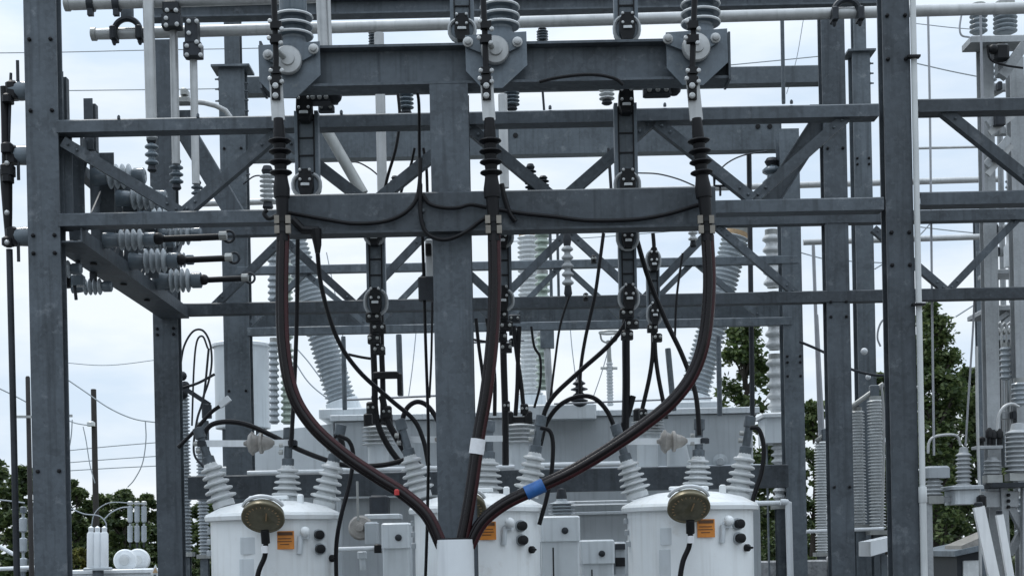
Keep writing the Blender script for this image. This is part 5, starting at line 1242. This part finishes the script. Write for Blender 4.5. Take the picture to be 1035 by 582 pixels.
def tree(label, px, ytop, Y, wpx, zlow, leaf, ncl, nper, mat, seed, lean=0, grp=None, cat='tree', name='broadleaf_tree', shape=1.0, peak=.55):
    rng = random.Random(seed); top = P(px, ytop, Y); x, H = top.x, top.z; W = M(wpx, Y) / 2
    t = thing(name, label, cat, (x, Y, 0), grp)
    tb = MB(); hb = max(zlow, H * .15)
    tb.tube([V((x, Y, 0)), V((x + .03 * H * rng.uniform(-1, 1), Y, hb)), V((x + .04 * H * rng.uniform(-1, 1), Y, H * .85))], [H * .022 + .02, H * .016 + .01, H * .004], 8)
    cl = []; lb = tb
    for i in range(ncl):
        u = rng.random(); h = zlow + (H - zlow) * u
        w = W * (math.sin(math.pi * min(1, .12 + .88 * (1 - u) ** .75)) * .45 * (1 - peak) / .45 + peak * (1 - u) ** .75) * shape
        an = rng.uniform(0, 2 * math.pi); rr = w * math.sqrt(rng.random())
        c = V((x + rr * math.cos(an), Y + rr * math.sin(an) * .8, h))
        r = (W * .15 + H * .016) * rng.uniform(.5, 1.25)
        c.z = min(c.z, H - r * .6); cl.append((c, r))
        if i % 3 == 0:
            lb.tube([V((x, Y, max(hb * .7, c.z - abs(rr) * .8 - .3))), c], [H * .006 + .006, .006], 5)
    lb.build('trunk', BARK, t)
    vs, fs = foliage(cl, leaf, nper, rng)
    me = bpy.data.meshes.new('crown'); me.from_pydata([v - t.location for v in vs], [], fs); me.materials.append(mat)
    o = bpy.data.objects.new('crown', me); COL.objects.link(o); o.parent = t
    return t
GT = 'trees beyond the yard'
tree('leafy tree rising right of the conduit column, tallest at the right', 945, 303, 30, 96, .5, .066, 170, 80, LEAF, 3, grp=GT, peak=.85)
tree('dark tree filling the gap behind the right arresters', 985, 372, 33, 100, .2, .078, 150, 85, LEAFD, 5, grp=GT)
tree('dark lower tree just right of the conduit column base', 938, 415, 31.5, 90, .1, .075, 140, 80, LEAFD, 31, grp=GT)
tree('tree showing between the right bundle and the chequered stack', 752, 326, 34, 84, 1.5, .078, 110, 70, LEAF, 11, grp=GT)
tree('lower tree between the two tall back right columns', 822, 405, 36, 60, .2, .08, 90, 70, LEAF, 14, grp=GT)
tree('dark bushy tree behind the ribbed surge post pair', 885, 378, 38, 66, .2, .13, 100, 75, LEAFD, 15, grp=GT)
tree('dark low tree behind the short pale insulator at the right', 785, 440, 40, 60, .2, .13, 90, 75, LEAFD, 17, grp=GT)
tree('dark tree at the far right edge behind the radiator', 1045, 360, 36, 90, .2, .13, 110, 75, LEAFD, 19, grp=GT)
for k, (px, yt, w, lab) in enumerate(((-6, 462, 60, 'tall dark tree at the left edge of the treeline'), (22, 468, 46, 'dark tree behind the spool insulators'), (52, 476, 48, 'dark tree of the treeline right behind the far left column'),
    (76, 482, 40, 'dark tree of the treeline just left of the far wooden pole'), (104, 497, 44, 'lower dark tree of the treeline behind the bottle capacitors'), (126, 492, 40, 'dark tree of the treeline behind the fuse columns'),
    (148, 497, 40, 'dark tree of the treeline left of the back left column'), (176, 502, 44, 'dark tree of the treeline behind the back left column'), (206, 506, 44, 'dark tree of the treeline behind the leftmost regulator'))):
    tree(lab, px, yt + 3, 66 + (k * 37 % 5) * 2.3, w * 1.2, .3, .17, 85, 70, LEAFD, 40 + k, grp='far dark treeline trees', shape=1.15)
for k, (px, yt, w, m, lab) in enumerate(((64, 548, 40, LEAFY, 'yellow-green shrub at the foot of the far left column'), (86, 550, 34, LEAFY, 'yellow-green shrub left of the bottle capacitors'), (150, 560, 30, LEAF, 'green shrub beside the small triangular sign'), (196, 556, 34, LEAFD, 'dark shrub behind the slim ribbed posts'))):
    tree(lab, px, yt, 44 + k, w, .05, .11, 40, 50, m, 70 + k, grp='shrubs at the lower left', cat='shrub', name='shrub')
# far wood closing the horizon
rng = random.Random(99); cl = []
for k in range(420):
    x = rng.uniform(-95, 95); cl.append((V((x, 118 + rng.uniform(-5, 5), rng.uniform(.5, 5.6 + 1.2 * math.sin(x * .23)))), rng.uniform(1.0, 1.8)))
vs, fs = foliage(cl, .5, 28, rng)
me = bpy.data.meshes.new('far_wood'); me.from_pydata(vs, [], fs); me.materials.append(LEAFD)
o = bpy.data.objects.new('far_wood', me); COL.objects.link(o); o['kind'] = 'stuff'; o['label'] = 'distant wood closing the horizon behind the yard'; o['category'] = 'wood'
# ================================================================ sky, sun, camera
w = bpy.data.worlds.new('World'); scene.world = w; w.use_nodes = True
nt = w.node_tree; L = nt.links.new; bg = nt.nodes['Background']
sky = N(nt, 'ShaderNodeTexSky', sky_type='NISHITA', sun_disc=False)
SE, SRot = math.radians(62), math.radians(-38)
sky.sun_elevation = SE; sky.sun_rotation = SRot; sky.air_density = 1.2; sky.dust_density = 2.0
tc = N(nt, 'ShaderNodeTexCoord'); mp = N(nt, 'ShaderNodeMapping'); mp.inputs['Scale'].default_value = (1.6, 1.6, 5.5)
L(tc.outputs['Generated'], mp.inputs['Vector'])
n1 = N(nt, 'ShaderNodeTexNoise', Scale=2.2, Detail=7.0, Roughness=.55); L(mp.outputs[0], n1.inputs['Vector'])
cr = N(nt, 'ShaderNodeValToRGB'); e = cr.color_ramp.elements
SKYV = 10.1
e[0].position = .40; e[0].color = (.645, .77, .92, 1); e[1].position = .60; e[1].color = (.88, .94, 1.0, 1)
L(n1.outputs['Fac'], cr.inputs['Fac'])
sc_ = N(nt, 'ShaderNodeVectorMath', operation='SCALE'); sc_.inputs['Scale'].default_value = SKYV; L(cr.outputs['Color'], sc_.inputs[0])
mx = N(nt, 'ShaderNodeMix', data_type='RGBA'); mx.inputs[0].default_value = .9; L(sky.outputs[0], mx.inputs[6]); L(sc_.outputs[0], mx.inputs[7])
# the cloud deck is thinner and brighter towards the sun, thicker and darker behind the camera
sv = N(nt, 'ShaderNodeSeparateXYZ'); L(tc.outputs['Generated'], sv.inputs[0])
dk = N(nt, 'ShaderNodeMapRange'); dk.inputs[1].default_value = -.7; dk.inputs[2].default_value = .75; dk.inputs[3].default_value = .95; dk.inputs[4].default_value = 1.0
L(sv.outputs[1], dk.inputs[0])
zn = N(nt, 'ShaderNodeMapRange'); zn.inputs[1].default_value = .30; zn.inputs[2].default_value = 1.0; zn.inputs[3].default_value = SKYV; zn.inputs[4].default_value = SKYV * 2.3
L(sv.outputs[2], zn.inputs[0])       # an overcast sky is brightest overhead
ml = N(nt, 'ShaderNodeMath', operation='MULTIPLY'); L(zn.outputs[0], ml.inputs[1]); L(dk.outputs[0], ml.inputs[0]); L(ml.outputs[0], sc_.inputs['Scale'])
L(mx.outputs[2], bg.inputs['Color']); bg.inputs['Strength'].default_value = .1
sl = bpy.data.lights.new('sun', 'SUN'); sl.energy = 1.5; sl.angle = math.radians(12); sl.color = (1, .97, .92)
so = bpy.data.objects.new('sun', sl); COL.objects.link(so)
# sun stands at compass rotation SRot (from +Y towards +X), elevation SE
dirv = V((math.sin(SRot) * math.cos(SE), math.cos(SRot) * math.cos(SE), math.sin(SE)))
so.rotation_euler = dirv.to_track_quat('Z', 'Y').to_euler(); so.location = (0, 0, 30)
cam = bpy.data.cameras.new('camera'); co = bpy.data.objects.new('camera', cam); COL.objects.link(co)
cam.sensor_width = 36; cam.lens = 36 * F / 1035; cam.shift_y = (CY - 291) / 1035; cam.clip_end = 9000; cam.clip_start = .05
R3 = Matrix(((CR, SR, 0), (0, 0, -1), (-SR, CR, 0)))   # columns: right, up, back
co.matrix_world = Matrix.Translation(V((0, 0, EYE))) @ R3.to_4x4()
scene.camera = co
vs_ = scene.view_settings; vs_.view_transform = 'Standard'; vs_.look = 'None'; vs_.exposure = .12; vs_.gamma = 1; vs_.use_curve_mapping = False
scene.cycles.max_bounces = 6
